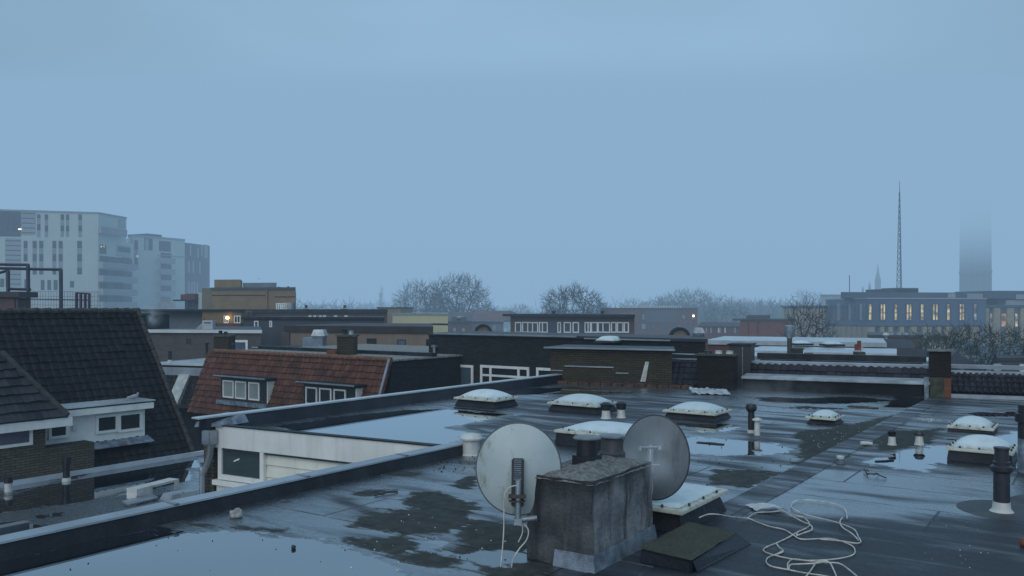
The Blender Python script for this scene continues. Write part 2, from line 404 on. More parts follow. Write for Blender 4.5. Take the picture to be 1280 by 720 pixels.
class Front(T):                                         # a building seen from its front wall p0 -> p1 (left to right)
    def __init__(s, name, label, cat, p0, p1, zb=-8., group=None):
        s.p0 = p0; dx, dy = p1[0]-p0[0], p1[1]-p0[1]; s.L = math.hypot(dx, dy); s.d = (dx/s.L, dy/s.L)
        super().__init__(name, label, cat, p0[0], p0[1], zb, math.atan2(dy, dx), group)
    def hit(s, px, py, off=0.):                          # (distance along the wall, height); off = plane set back
        k = (px-640)/F; dx, dy = s.d; ox, oy = s.p0[0]-dy*off, s.p0[1]+dx*off
        l = (k*oy-ox)/(dx-k*dy); Y = oy+l*dy
        return l, zat(py, Y)
    def rect(s, x0, y0, x1, y1, off=0.):
        a = s.hit(x0, y0, off); b = s.hit(x1, y1, off); c = s.hit((x0+x1)/2, y0, off)[1]; d = s.hit((x0+x1)/2, y1, off)[1]
        return a[0], b[0], d, c
    def window(s, x0, y0, x1, y1, frame=WHITE, pane=GLASS, fw=.07, bars=(), hbars=(), proud=.05, name='window', off=0., sill=False):
        l0, l1, z0, z1 = s.rect(x0, y0, x1, y1, off); m = MB(); a, b = off-proud, off+.02
        m.box(l0, l1, a, b, z0, z0+fw); m.box(l0, l1, a, b, z1-fw, z1)
        m.box(l0, l0+fw, a, b, z0+fw, z1-fw); m.box(l1-fw, l1, a, b, z0+fw, z1-fw)
        for q in bars:
            c = l0+(l1-l0)*q; m.box(c-fw/2, c+fw/2, a, b, z0+fw, z1-fw)
        for q in hbars:
            c = z0+(z1-z0)*q; m.box(l0+fw, l1-fw, a+.006, b, c-fw*.4, c+fw*.4)
        if sill: m.box(l0-.06, l1+.06, a-.06, b, z0-.05, z0-.002)
        o = s.part(name, m, frame)
        s.part('pane', MB().box(l0+fw*.5, l1-fw*.5, off-.012, off+.015, z0+fw*.5, z1-fw*.5), pane, o)
        return o
    def hole(s, x0, y0, x1, y1, pane=GLASS, name='window', off=0., proud=.03):
        l0, l1, z0, z1 = s.rect(x0, y0, x1, y1, off)
        return s.part(name, MB().box(l0, l1, off-proud, off+.02, z0, z1), pane)
    def tb(s, x0, x1, y0, y1, z0, z1):                    # block whose flanks follow the plot lines, narrowing backward
        def shear(x):
            X = s.p0[0]+s.d[0]*x-s.d[1]*y0; Y = s.p0[1]+s.d[1]*x+s.d[0]*y0
            lx, ly = X*s.d[0]+Y*s.d[1], -X*s.d[1]+Y*s.d[0]; return lx/max(ly, .1)
        D = y1-y0; a = max(0, shear(x0))*D; b = min(0, shear(x1))*D*1.02
        if a-b > (x1-x0)*.8: q = (x1-x0)*.8/(a-b); a *= q; b *= q
        return MB().hexa([(x0, y0, z0), (x1, y0, z0), (x1+b, y1, z0), (x0+a, y1, z0)], [(x0, y0, z1), (x1, y0, z1), (x1+b, y1, z1), (x0+a, y1, z1)])
    def pbox(s, name, x0, y0, x1, y1, mat, front=-.05, back=.05, **kw):
        l0, l1, z0, z1 = s.rect(x0, y0, x1, y1)
        return s.part(name, MB().box(l0, l1, front, back, z0, z1), mat, **kw)

def crom(pts, n=6):                                     # smooth a polyline
    P = [Vector(p) for p in pts]; out = []
    for i in range(len(P)-1):
        p0, p1, p2, p3 = P[max(0, i-1)], P[i], P[i+1], P[min(len(P)-1, i+2)]
        for k in range(n):
            q = k/n; out.append(.5*((2*p1)+(p2-p0)*q+(2*p0-5*p1+4*p2-p3)*q*q+(3*p1-p0-3*p2+p3)*q**3))
    out.append(P[-1]); return out

# tiled roof slope: origin + a along eaves, b up the slope; real tiles with a rolled profile
def tiles(o, a, b, rows, cols, mb=None, roll=.035, lift=.03, flat=False, clip=None, jit=.008):
    o, a, b = Vector(o), Vector(a), Vector(b); n = a.cross(b).normalized()
    if n.z < 0: n = -n
    mb = mb or MB(); prof = [(0, 0), (.25, .9), (.5, 1), (.75, .35), (1, 0)] if not flat else [(0, 0), (.04, .5), (.5, .5), (.96, .5), (1, 0)]
    A, B = a/cols, b/rows
    for j in range(rows):
        for i in range(cols):
            if clip and not clip((i+.5)/cols, (j+.5)/rows): continue
            base = o+A*i+B*j; jz = rnd.uniform(-jit, jit)+(rnd.uniform(.01, .03) if rnd.random() < .03 else 0); base = base+B*rnd.uniform(-.04, .04); sk_ = rnd.uniform(-.03, .03)
            lo = [base+A*x+B*(sk_*x)+n*(roll*h+lift+jz) for x, h in prof]
            hi = [base+A*x+B*1.04+n*(roll*h*.9+jz*.3) for x, h in prof]
            sk = [p-n*(lift+.01) for p in lo]
            k = len(prof)
            mb.add(lo+hi+sk, [(q, q+1, k+q+1, k+q) for q in range(k-1)]+[(2*k+q, 2*k+q+1, q+1, q) for q in range(k-1)], rnd.random())
    return mb

# ------------------------------------------------------------------ wet roof sheets
def sdist(P, poly):                                     # signed distance, positive inside
    Q = np.array(poly, float); d = np.full(len(P), 1e9); ins = np.zeros(len(P), bool)
    for i in range(len(Q)):
        a, b = Q[i], Q[(i+1) % len(Q)]; e = b-a; w = P-a
        tt = np.clip((w@e)/max(1e-9, e@e), 0, 1)
        d = np.minimum(d, np.linalg.norm(w-tt[:, None]*e, axis=1))
        c = ((a[1] > P[:, 1]) != (b[1] > P[:, 1])) & (P[:, 0] < (b[0]-a[0])*(P[:, 1]-a[1])/((b[1]-a[1]) or 1e-9)+a[0])
        ins ^= c
    return np.where(ins, d, -d)
def union(P, polys, z):
    out = np.full(len(P), -2.)
    for p in polys: out = np.maximum(out, sdist(P, [stz(x, y, z) for x, y in p]))
    return out
def roof_sheet(s0, s1, t0, t1, step, z, water, dry, sheen, keep, base_sheen):
    ns, nt = int((s1-s0)/step)+1, int((t1-t0)/step)+1
    S, TT = np.meshgrid(np.linspace(s0, s1, ns), np.linspace(t0, t1, nt), indexing='ij')
    P = np.stack([S.ravel(), TT.ravel()], 1)
    w = union(P, water, z); d = union(P, dry, z)
    sh = base_sheen(P)
    for p, k, soft in sheen:
        q = np.clip(sdist(P, [stz(x, y, z) for x, y in p])/soft+.5, 0, 1); sh = sh*(1-q)+k*q
    idx = np.arange(ns*nt).reshape(ns, nt)
    f = np.stack([idx[:-1, :-1], idx[1:, :-1], idx[1:, 1:], idx[:-1, 1:]], -1).reshape(-1, 4)
    cen = P[f].mean(1); f = f[keep(cen)]
    und = np.array([.008*mnoise.noise((p[0]*.5, p[1]*.5, z)) for p in P])*np.clip(-w*3, 0, 1)
    me = bpy.data.meshes.new('roof_sheet')
    me.from_pydata(np.column_stack([P, und]).tolist(), [], f.tolist())
    for nm, arr in (('water', w), ('dry', d), ('sheen', sh)):
        a = me.attributes.new(nm, 'FLOAT', 'POINT'); a.data.foreach_set('value', arr.astype(np.float32))
    for p in me.polygons: p.use_smooth = True
    return me

WATER = [
 [(-80, 705), (0, 700), (130, 673), (200, 661), (300, 664), (400, 673), (440, 686), (500, 707), (560, 724), (600, 800), (-300, 800)],
 [(338, 533), (420, 521), (500, 512), (560, 511), (600, 515), (648, 518), (600, 527), (565, 534), (588, 543), (560, 557), (480, 565)],
 [(850, 549), (872, 545), (930, 551), (975, 555), (999, 561), (985, 566), (940, 569), (850, 568)],
 [(1080, 577), (1100, 571), (1120, 564), (1145, 561), (1175, 555), (1205, 548), (1285, 538), (1310, 592), (1235, 586), (1175, 579), (1158, 590), (1120, 586)],
 [(600, 488), (660, 485), (720, 484), (760, 488), (800, 490), (760, 493), (700, 493), (640, 494)],
 [(955, 509), (1010, 508), (1090, 511), (1010, 513)],
 [(862, 530), (900, 528), (930, 534), (895, 541), (865, 541)],
 [(940, 496), (1000, 497), (1080, 496), (1120, 501), (1060, 505), (960, 504)],
 [(1125, 470+140*.1875-2), (1170, 500), (1180, 503), (1120, 512), (1090, 512)],
 [(1195, 516), (1285, 514), (1290, 522), (1230, 521)],
 [(1015, 571), (1045, 569), (1050, 573), (1025, 575)],
 [(500, 690), (545, 672), (562, 680), (560, 690)],
 [(585, 700), (610, 690), (668, 688), (668, 700), (620, 712)],
]
DRY = [
 [(436, 658), (459, 639), (505, 634), (515, 616), (548, 614), (580, 622), (603, 634), (584, 655), (567, 668), (500, 668), (470, 665)],
 [(413, 673), (488, 671), (567, 685), (593, 688), (574, 714), (541, 711), (495, 701), (462, 688)],
 [(570, 660), (600, 650), (640, 655), (690, 668), (690, 730), (600, 730), (575, 690)],
 [(206, 652), (288, 655), (396, 666), (344, 667), (295, 662), (210, 657)],
 [(438, 616), (470, 611), (500, 612), (490, 618), (450, 619)], [(468, 592), (500, 587), (535, 591), (520, 596), (480, 596)],
 [(358, 626), (380, 623), (400, 626), (378, 629)],
 [(560, 606), (590, 596), (600, 606), (580, 612)],
 [(1000, 556), (990, 541), (1050, 532), (1110, 521), (1150, 512), (1110, 548), (1060, 572), (1010, 592), (970, 606), (990, 585)],
 [(890, 586), (960, 588), (985, 592), (940, 612), (890, 606)],
 [(1100, 540), (1180, 535), (1160, 556), (1090, 566)],
]
SHEEN = [
 ([(880, 590), (1000, 585), (1290, 600), (1290, 650), (960, 640), (900, 640)], .92, .5),
 ([(960, 600), (1090, 603), (1285, 612), (1285, 640), (1000, 625)], .85, .5),
 ([(870, 605), (960, 590), (985, 600), (900, 640)], .8, .4),
 ([(640, 500), (800, 495), (900, 510), (860, 545), (700, 560), (560, 565)], .32, .8),
 ([(900, 650), (1285, 650), (1400, 800), (800, 800)], .22, .8),
 ([(935, 520), (1080, 508), (1160, 498), (1000, 570), (920, 585)], .45, .8),
]
def bsheen(P): return np.where(P[:, 1] > 3.3, .72, .46)

# ------------------------------------------------------------------ the setting
g = MB(); g.box(-3000, 3000, -2000, 4000, -8.3, -8.)
single('ground', g, GROUNDM, None, None, 0, 0, -8, kind='structure')

S1 = 23.9; TP = 7.85; TM = 13.0
def sfl(t): return 9.12+(13.2-t)*.12                  # yard edge of the roof
house = T('flat_roofed_terrace', 'near dark bitumen flat roof with rain puddles, low pale kerbs and cream boarded back wall', 'building', 0, 0, 0, ROT)
me = roof_sheet(-4, S1, -7, TM, .06, 0, WATER, DRY, SHEEN, lambda c: ~((c[:, 1] > TP) & (c[:, 0] < 9.16+(13.2-c[:, 1])*.12)) & (c[:, 0] < FA-FB*c[:, 1]+.1), bsheen)
me.materials.append(ROOFM); ro = bpy.data.objects.new('roof', me); COL.objects.link(ro); ro.parent = house.o
# raised edge along the yard
SE_ = sfl(TP)+.25
m = MB(); m.hexa([(-4, TP-.06, -.02), (SE_, TP-.06, -.02), (SE_, TP+.17, -.4), (-4, TP+.17, -.4)], [(-4, TP, .138), (SE_, TP, .138), (SE_, TP+.17, .138), (-4, TP+.17, .138)])
house.part('kerb', m, BITUMEN)
m = MB(); m.hexa([(-4, TP-.015, .141), (SE_+.02, TP-.015, .141), (SE_+.02, TP+.185, .141), (-4, TP+.185, .141)], [(-4, TP-.01, .160), (SE_+.02, TP-.01, .160), (SE_+.02, TP+.18, .168), (-4, TP+.18, .168)])
cp = house.part('coping', m, COPING)
for k in range(7): house.part('coping_joint', MB().box(-2+k*1.75, -2+k*1.75+.05, TP-.018, TP+.188, .150, .172), ZINC, cp)
# far raised edge
S2 = FA-FB*TM
m = MB(); m.hexa([(8.9, TM-.10, -.03), (S2, TM-.10, -.03), (S2, TM+.2, -.2), (8.9, TM+.2, -.2)], [(8.9, TM, .232), (S2, TM, .232), (S2, TM+.2, .232), (8.9, TM+.2, .232)])
house.part('kerb', m, BITWET)
house.part('coping', MB().box(8.75, S2+.05, TM-.02, TM+.2, .235, .262), plain('coping_bright', (.50, .56, .60), .3, .15, 1.5, .002, .2))
# cream boarded wall to the yard, on its own slanted line (x along the wall, y into the house)
wl = ST(sfl(TM+.05), TM+.05); wr = ST(sfl(TP+.19), TP+.19)
bw_ = Front('back_wall_side', 'x', 'x', wl, wr, 0)
class Sub(Front):
    def __init__(s, parent, p0, p1):
        s.p0 = p0; dx, dy = p1[0]-p0[0], p1[1]-p0[1]; s.L = math.hypot(dx, dy); s.d = (dx/s.L, dy/s.L); s.zb = parent.zb; s.par = parent
    def part(s, name, mb, mat, parent=None, **kw):         # convert into the parent's frame
        P = s.par; out = MB(); out.f = mb.f; out.tint = mb.tint
        for x, y, z in mb.v:
            X = s.p0[0]+s.d[0]*x-s.d[1]*y-P.p0[0]; Y = s.p0[1]+s.d[1]*x+s.d[0]*y-P.p0[1]
            out.v.append((X*P.d[0]+Y*P.d[1], -X*P.d[1]+Y*P.d[0], z))
        return P.part(name, out, mat, parent, **kw)
bpy.data.objects.remove(bw_.o)
house.p0 = (0, 0); house.d = (SU, CU)
bw_ = Sub(house, wl, wr); L = bw_.L
bw_.part('wall', MB().box(0.05, L, .02, .2, -8, -.30), DKBRICK)
m = MB(); z = -.30
while z > -4:
    m.hexa([(.12, -.035, z-.205), (L, -.035, z-.205), (L, .0, z-.205), (.12, .0, z-.205)], [(.12, -.012, z-.004), (L, -.012, z-.004), (L, .0, z-.004), (.12, .0, z-.004)]); z -= .21
bw_.part('boarding', m, CREAM)
bw_.part('fascia', MB().box(.02, L+.05, -.10, .0, -.29, .098), WHITE, bevel=.006)
bw_.part('roof_edge', MB().box(-.05, L+.05, -.12, .02, .101, .120), BITUMEN)
bw_.part('roof_edge_upstand', MB().hexa([(0, .023, -.02), (L+.05, .023, -.02), (L+.05, .5, -.02), (0, .5, -.02)], [(0, .023, .112), (L+.05, .023, .112), (L+.05, .06, .112), (0, .06, .112)]), BITWET)
bw_.part('soffit_line', MB().box(.1, L, -.075, -.037, -.325, -.293), DARKSTEEL)
# corner pier of brick with the rainwater pipe
bw_.part('pier', MB().box(-.24, .02, -.06, .5, -8, .05), BRBRICK)
lead = MB(); lead.hexa([(-.30, -.22, .06), (.30, -.16, .10), (.30, .5, .10), (-.30, .5, .10)], [(-.27, -.2, .15), (.26, -.14, .135), (.2, .5, .26), (-.27, .5, .26)])
bw_.part('lead_corner', lead, PALELEAD)
hopper = bw_.part('rain_hopper', MB().box(-.02, .19, -.31, -.11, -.22, .03), ZINC, bevel=.015)
bw_.part('hopper_board', MB().box(-.035, .03, -.109, -.02, -.26, .09), WHITE)
bw_.part('downpipe', MB().tube(crom([(.085, -.2, -.2), (.085, -.2, -.34), (.02, -.2, -.55), (-.10, -.2, -.78), (-.12, -.2, -.95), (-.12, -.2, -5)], 5), .055, 12), ZINC, smooth=True)
# window in the boarding
bw_.window(275, 553, 332, 602, WHITE, glass('dusk_glass', (.035, .055, .055), .04, .3), .09, (), (), .05, 'window', -.045)
l0, l1, z0, z1 = bw_.rect(275, 553, 332, 602)
bw_.part('sill', MB().box(l0-.06, L, -.13, -.02, z0-.09, z0-.004), WHITE)
bw_.part('wall_plate', MB().box(l0-.02, l0+.5, -.06, -.0, z0-1, z0-.094), CREAM)
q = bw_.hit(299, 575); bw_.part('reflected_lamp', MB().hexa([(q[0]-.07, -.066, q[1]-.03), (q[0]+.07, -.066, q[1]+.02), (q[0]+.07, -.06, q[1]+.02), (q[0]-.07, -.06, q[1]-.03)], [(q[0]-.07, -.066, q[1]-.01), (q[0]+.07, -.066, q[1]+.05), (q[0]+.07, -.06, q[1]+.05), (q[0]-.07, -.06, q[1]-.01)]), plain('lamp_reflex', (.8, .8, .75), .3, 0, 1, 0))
# lap strip down the roof
m = MB()
for k in range(12):
    a = 3.2+k*1.62; m.hexa([(a, 3.10+rnd.uniform(-.02, .02), -.01), (a+1.6, 3.10, -.01), (a+1.6, 3.50, -.01), (a, 3.5+rnd.uniform(-.02, .02), -.01)], [(a+.01, 3.115, .007), (a+1.592, 3.115, .007), (a+1.592, 3.485, .007), (a+.01, 3.485, .007)])
ls = house.part('lap_strip', m, ROOFM)
for nm, vv in (('water', -1.), ('dry', -1.), ('sheen', .36)):
    at_ = ls.data.attributes.new(nm, 'FLOAT', 'POINT'); at_.data.foreach_set('value', [vv]*len(ls.data.vertices))

# loose patch rings round the pipes at right
# ------------------------------------------------------------------ lower yard roof on the left
ZL = -2.0
low = T('lower_flat_roof', 'lower bitumen flat roof full of standing water between the dark tiled house and the yard kerb', 'building', 0, 0, ZL, ROT)
WL = [[(-30, 632), (70, 603), (150, 585), (236, 574), (240, 600), (190, 612), (120, 625), (60, 634), (-30, 645)],
      [(-60, 655), (20, 650), (58, 655), (60, 668), (-40, 690)],
      [(195, 580), (250, 568), (250, 585), (215, 586)], [(0, 608), (60, 598), (60, 606), (0, 618)], [(30, 644), (80, 640), (84, 644), (50, 648)]]
SH = [([(-60, 635), (100, 625), (240, 600), (240, 660), (-60, 700)], 1.15, 1.0)]
me = roof_sheet(2, 15.3, TP+.5, 21.3, .12, ZL, WL, [[(60, 600), (110, 590), (105, 600)]], SH, lambda c: c[:, 0] < 15.2, lambda P: np.full(len(P), .85))
me.materials.append(ROOFL); o = bpy.data.objects.new('roof', me); COL.objects.link(o); o.parent = low.o
low.part('wall', MB().box(2, 15.2, TP+.5, 21.25, -8, ZL-.02), DKBRICK)
low.part('edge_trim', MB().box(2, 15.2, 20.98, 21.1, ZL, ZL+.11), plain('trim_bright', (.42, .48, .54), .35, .15, 1, 0))
low.part('edge_trim', MB().box(15.05, 15.2, TM+.8, 21.15, ZL, ZL+.14), COPING)

# ------------------------------------------------------------------ roof lights
bolt_mesh = mesh_obj('bolt', MB().lathe([(.014, 0), (.014, .022), (.008, .03)], 0, 0, 8), DARKSTEEL); bo_ = bolt_mesh; bolt_mesh = bo_.data; bpy.data.objects.remove(bo_)
def skylight(s, t, lu, lv, zc, hd, label, flat=False, curb_k=.10, label_mark=False):
    x, y = ST(s, t); k = T('roof_light', label, 'skylight', x, y, 0, ROT, 'roof lights on the near flat roof')
    a, b = lu/2, lv/2
    k.part('kerb', MB().frustum(-a-.02, a+.02, -b-.02, b+.02, 0, zc, .02 if curb_k < .05 else curb_k*.5), BITUMEN, bevel=.01)
    fr = MB(); fr.hexa([(-a-.03, -b-.03, zc+.003), (a+.03, -b-.03, zc+.003), (a+.03, b+.03, zc+.003), (-a-.03, b+.03, zc+.003)],
                       [(-a-.03, -b-.03, zc+.045), (a+.03, -b-.03, zc+.045), (a+.03, b+.03, zc+.045), (-a-.03, b+.03, zc+.045)])
    f = k.part('frame', fr, DOMEF, bevel=.008)
    def dome(u, v):
        X, Y = 2*u-1, 2*v-1
        if flat: h = min(1, (1-max(abs(X), abs(Y)))/.07)*1.0+.10*(1-X*X)*(1-Y*Y)
        else: h = .4*((1-X**4)*(1-Y**4))**.6+.6*(1-abs(X)**2.2)*(1-abs(Y)**2.2)
        return (X*(a-.035), Y*(b-.035), zc+.047+hd*h)
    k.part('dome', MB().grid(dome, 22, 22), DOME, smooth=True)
    for q in (-.62, 0, .62):
        for X, Y in ((q*a, b-.008), (q*a, .008-b), (a-.008, q*b), (.008-a, q*b)):
            o = bpy.data.objects.new('bolt', bolt_mesh); COL.objects.link(o); o.parent = f; o.location = (X, Y, zc+.045)
    return k
def sky_at(px, py, zc, lu, lv): # bottom corner (near, right) seen at px,py on the frame
    s, t = stz(px, py, zc); return s+lu/2, t+lv/2
for px, py, zc, lu, lv, hd, flat, lab in (
    (619, 501, .15, .85, 1.12, .17, False, 'domed white roof light farthest left, beside the long wet puddle'),
    (746, 508, .14, .85, 1.18, .17, False, 'domed white roof light behind the pair of capped vent pipes'),
    (782, 547, .20, 1.05, 1.25, .11, False, 'low white roof light between the two satellite dishes, behind the chimney pots'),
    (893, 518, .12, .85, 1.05, .15, False, 'domed white roof light right of the grey dish, near the black chimney stack'),
    (1043, 524, .09, .62, .50, .11, False, 'small white roof light alone before the dark raised wall'),
    (1240, 537, .05, .80, .68, .15, False, 'rounded white roof light farther of the two at the right edge'),
    (1264, 567, .15, .80, .78, .155, False, 'rounded white roof light on a dark kerb behind the near black flue'),
    (851, 640, .19, 1.16, 1.06, .03, True, 'flat bolted white roof light below the grey dish')):
    s, t = sky_at(px, py, zc+.03, lu, lv)
    skylight(s, t, lu, lv, zc, hd, lab, flat, .02 if py > 530 and not flat else .14)

# ------------------------------------------------------------------ near chimney
cx, cy = ST(6.60, 3.80)
ch = T('rendered_chimney', 'squat grey rendered chimney with crumbling mortar top in the foreground', 'chimney', cx, cy, 0, ROT)
def lump(p, k=.017, f=5): return Vector(p)+Vector((mnoise.noise(Vector(p)*f), mnoise.noise(Vector(p)*f+Vector((7, 1, 3))), mnoise.noise(Vector(p)*f+Vector((2, 9, 5)))))*k
a, b, H = .56, .33, .75
def face(p00, p10, p01):
    p00, p10, p01 = map(Vector, (p00, p10, p01)); return lambda u, v: lump(p00+(p10-p00)*u+(p01-p00)*v)
m = MB()
for q in (((-a, -b, 0), (a, -b, 0), (-a, -b, H)), ((a, b, 0), (-a, b, 0), (a, b, H)), ((-a, b, 0), (-a, -b, 0), (-a, b, H)), ((a, -b, 0), (a, b, 0), (a, -b, H))): m.grid(face(*q), 14, 14)
ch.part('shaft', m, STAIN, smooth=True)
def capf(u, v):
    X, Y = 2*u-1, 2*v-1; e = max(abs(X), abs(Y))
    z = H-.02+.13*(1-e**1.8)*(.8+.4*mnoise.noise((u*4, v*4, 1)))+.012*mnoise.noise((u*16, v*12, 4))
    if e > .999: z = H-.03+.010*mnoise.noise((u*9, v*9, 2))
    p = Vector((X*(a+.008), Y*(b+.008), z)); return lump(p, .007, 11)
ch.part('mortar_cap', MB().grid(capf, 48, 30), MORTAR, smooth=True)
m = MB(); e = .018
m.slab([(-a-.05, -b-e-.03, .0), (a+.03, -b-e-.03, 0), (a+.03, -b-e+.004, .155), (-a-.02, -b-e+.004, .135)], .012)
fl = ch.part('flashing', m, PALELEAD)
m = MB(); m.slab([(-a-e-.03, b*.1, 0), (-a-e-.03, -b-.05, 0), (-a-e+.004, -b-.02, .14), (-a-e+.004, b*.1, .135)], .012); ch.part('flashing', m, PALELEAD)
m = MB(); m.lathe([(.05, 0), (.047, .006), (.02, .01)], 0, 0, 20)
for dx, dy, kind in ((-.10, -.01, 0), (.33, -.03, 1)):
    pm = MB(); tp = H+.265 if kind == 0 else H+.225
    if kind == 0:
        pm.box(dx-.098, dx+.098, dy-.098, dy+.098, H+.0, H+.13); pm.lathe([(.096, H+.13), (.096, tp)], dx, dy, 28)
    else:
        pm.lathe([(.125, H+.04), (.125, H+.09), (.112, H+.105), (.106, H+.115), (.106, tp)], dx, dy, 28)
    pot = ch.part('chimney_pot', pm, BLACKP if kind == 0 else plain('pot_grey', (.05, .052, .058), .5, .3, 6, .002), smooth=True)
    ch.part('pot_cap', MB().lathe([(.02, tp), (.118, tp+.004), (.128, tp+.016), (.118, tp+.028), (.05, tp+.035), (.0, tp+.036)], dx, dy, 28), plain('pot_cap_wet', (.12, .14, .165), .3, .3, 9, .003), pot, smooth=True)

# ------------------------------------------------------------------ satellite dishes (seen from behind)
def dish(px, py, d, Rx, Rz, yaw, pitch, mat, label, near):
    x, y = pt(px, d); z = zat(py, d)
    k = T('satellite_dish', label, 'satellite dish', x, y, z, yaw, 'satellite dishes on the near chimney', None, pitch)
    m = MB(); N = 64; rings = 14; dep = .095
    for side in (0, 1):
        def fn(u, v, side=side):
            q = 2*math.pi*u; r = v; return (Rx*r*math.cos(q), dep*(r*r)-dep+(.010 if side else 0), Rz*r*math.sin(q))
        m.grid(fn, N, rings)
    ref = k.part('reflector', m, mat, local=True, smooth=True)
    rim = [(Rx*math.cos(q)*1.004, .008, Rz*math.sin(q)*1.004) for q in [2*math.pi*i/64 for i in range(65)]]
    k.part('rim', MB().tube(rim, .010, 8, None, False), plain('dish_rim', (.09, .105, .11), .5, .2, 6, 0) if near else DARKSTEEL, ref, smooth=True, local=True)
    return k
# dish 1: pole, ribbed clamp
d1 = dish(648, 586, 7.35, .372, .397, R(-4), R(-6), DISH, 'pale round satellite dish with green lichen on the left of the chimney', True)
m = MB(); m.box(-.05, .055, -.165, -.085, -.31, .10)
br = d1.part('bracket', m, DARKSTEEL, local=True, bevel=.01)
m = MB()
for k in range(8): m.box(-.026, .034, -.176, -.1655, -.06+k*.018, -.050+k*.018)
m.box(-.03, .038, -.174, -.1655, -.082, -.066); m.box(-.03, .038, -.174, -.1655, .084, .092)
d1.part('cooling_ribs', m, PALELEAD, br, local=True)
m = MB(); m.tube([(.012, -.19, -.42), (.012, -.19, -.08)], .026, 12); d1.part('pole', m, ZINC, local=True, smooth=True)
m = MB(); m.box(-.07, .075, -.232, -.16, -.228, -.20); m.box(-.065, .07, -.232, -.16, -.262, -.252)
for q in (-.055, .06): m.tube([(q, -.25, -.214), (q, -.13, -.214)], .008, 6)
d1.part('clamp', m, plain('rusty_steel', (.06, .045, .035), .7, .4, 20, .002), local=True)
m = MB(); m.tube([(-.02, -.19, -.42), (.17, -.16, -.40)], .026, 12); m.box(-.02, .045, -.225, -.155, -.455, -.40); d1.part('wall_arm', m, ZINC, local=True, smooth=True)
m = MB(); m.tube(crom([(.03, -.19, -.14), (-.02, -.215, -.125), (-.075, -.235, -.15), (-.105, -.23, -.22), (-.108, -.22, -.36), (-.112, -.2, -.55), (-.135, -.2, -.82), (-.15, -.24, -.895)], 8), .0055, 8)
m.tube(crom([(.06, -.2, -.44), (.10, -.19, -.50), (.085, -.19, -.58), (.02, -.2, -.66), (-.03, -.21, -.75), (-.05, -.22, -.89)], 8), .006, 8)
m.tube(crom([(.045, -.2, -.44), (.05, -.19, -.52), (.015, -.19, -.60)], 6), .005, 8)
d1.part('cable', m, CABLE, local=True, smooth=True)
d2 = dish(818, 571.5, 8.35, .352, .415, R(-28), R(-9), DISHG, 'dark grey satellite dish half hidden by steam at right of the chimney', False)
m = MB(); m.box(-.03, .03, -.14, -.085, -.16, .10); d2.part('bracket', m, ZINC, local=True, bevel=.006)
m = MB(); m.tube([(-.10, -.15, .085), (.10, -.15, .105)], .014, 8); m.tube([(-.11, -.15, -.09), (.11, -.15, -.07)], .014, 8)
for q in (-.1, .1): m.lathe([(.022, -.02), (.022, .02)], q, -.15, 10, .09+q*.1)
d2.part('clamp', m, ZINC, local=True, smooth=True)
m = MB(); m.tube([(0, -.13, .12), (0, -.14, -.55)], .024, 12); m.tube([(0, -.14, -.55), (-.35, -.35, -.5)], .022, 10); d2.part('pole', m, ZINC, local=True, smooth=True)
m = MB(); m.tube(crom([(.02, -.16, -.16), (.05, -.17, -.3), (.03, -.2, -.55), (.10, -.3, -.74), (.06, -.42, -.84)], 8), .006, 8); d2.part('cable', m, CABLE, local=True, smooth=True)

# moss slab at the chimney foot
x, y = ST(6.98, 2.99)
k = T('mossy_upstand', 'low moss-covered slab with sloping skirt at the foot of the chimney', 'roof slab', x, y, 0, ROT)
def slabf(u, v):
    X, Y = -.5+u*1.04, -.21+v*.48; e = min(u, 1-u, v, 1-v)
    return (X, Y, .135-(.012 if e < .03 else 0)+.014*mnoise.noise((X*5, Y*5, 3))+.03*(v-.5))
m = MB().grid(slabf, 30, 16); sides = MB().hexa([(-.5, -.21, 0), (.54, -.21, 0), (.54, .27, 0), (-.5, .27, 0)], [(-.49, -.2, .10), (.53, -.2, .10), (.53, .26, .12), (-.49, .26, .12)])
k.part('slab', m, MOSS, smooth=True)
k.part('kerb', sides, BITWET, bevel=.012)
m = MB(); m.slab([(-.45, -.24, .006), (.62, -.32, .006), (.56, -.20, .10), (-.46, -.205, .09)], .01); m.slab([(.62, -.32, .006), (.70, .25, .006), (.55, .26, .10), (.555, -.20, .10)], .01)
k.part('skirt', m, BITWET)

# ------------------------------------------------------------------ roof vents and flues
def vent_at(px, py): X, Y = gp(px, py, 0); return X, Y
def fl(name, label, px, py, build, group='vent pipes on the near flat roof'):
    X, Y = vent_at(px, py); k = T(name, label, 'roof vent', X, Y, 0, ROT, group); build(k, Y/F); return k
def b_mush(k, u):
    k.part('pipe', MB().lathe([(11*u+.02, 0), (11*u, .02), (10.5*u, 18*u)], 0, 0, 24), PVC, smooth=True)
    k.part('cap', MB().lathe([(9*u, 17*u), (14.5*u, 19*u), (15*u, 21*u), (12*u, 25*u), (5*u, 26.5*u), (0, 26.8*u)], 0, 0, 28), PVC, smooth=True)
fl('mushroom_vent', 'white mushroom vent standing left of the pale dish', 589, 568, b_mush)
def b_cap(h, r, capr, white=True, lean=0):
    def f(k, u):
        base = PVC if white else BLACKP
        k.part('pipe', MB().lathe([(r*u*1.25, 0), (r*u, .03), (r*u*.92, h*u*.55)], 0, 0, 20), base, smooth=True)
        k.part('cowl', MB().lathe([(r*u*.9, h*u*.5), (capr*u*.9, h*u*.56), (capr*u, h*u*.85), (capr*u*1.12, h*u*.88), (capr*u*.6, h*u), (0, h*u*1.01)], 0, 0, 20), BLACKP, smooth=True)
    return f
fl('capped_vent_pipe', 'left one of two dark-capped white vent pipes behind the low roof light', 757.5, 523, b_cap(20, 5.5, 7))
fl('capped_vent_pipe', 'right one of two dark-capped white vent pipes behind the low roof light', 776.5, 522, b_cap(20, 5, 6.5))
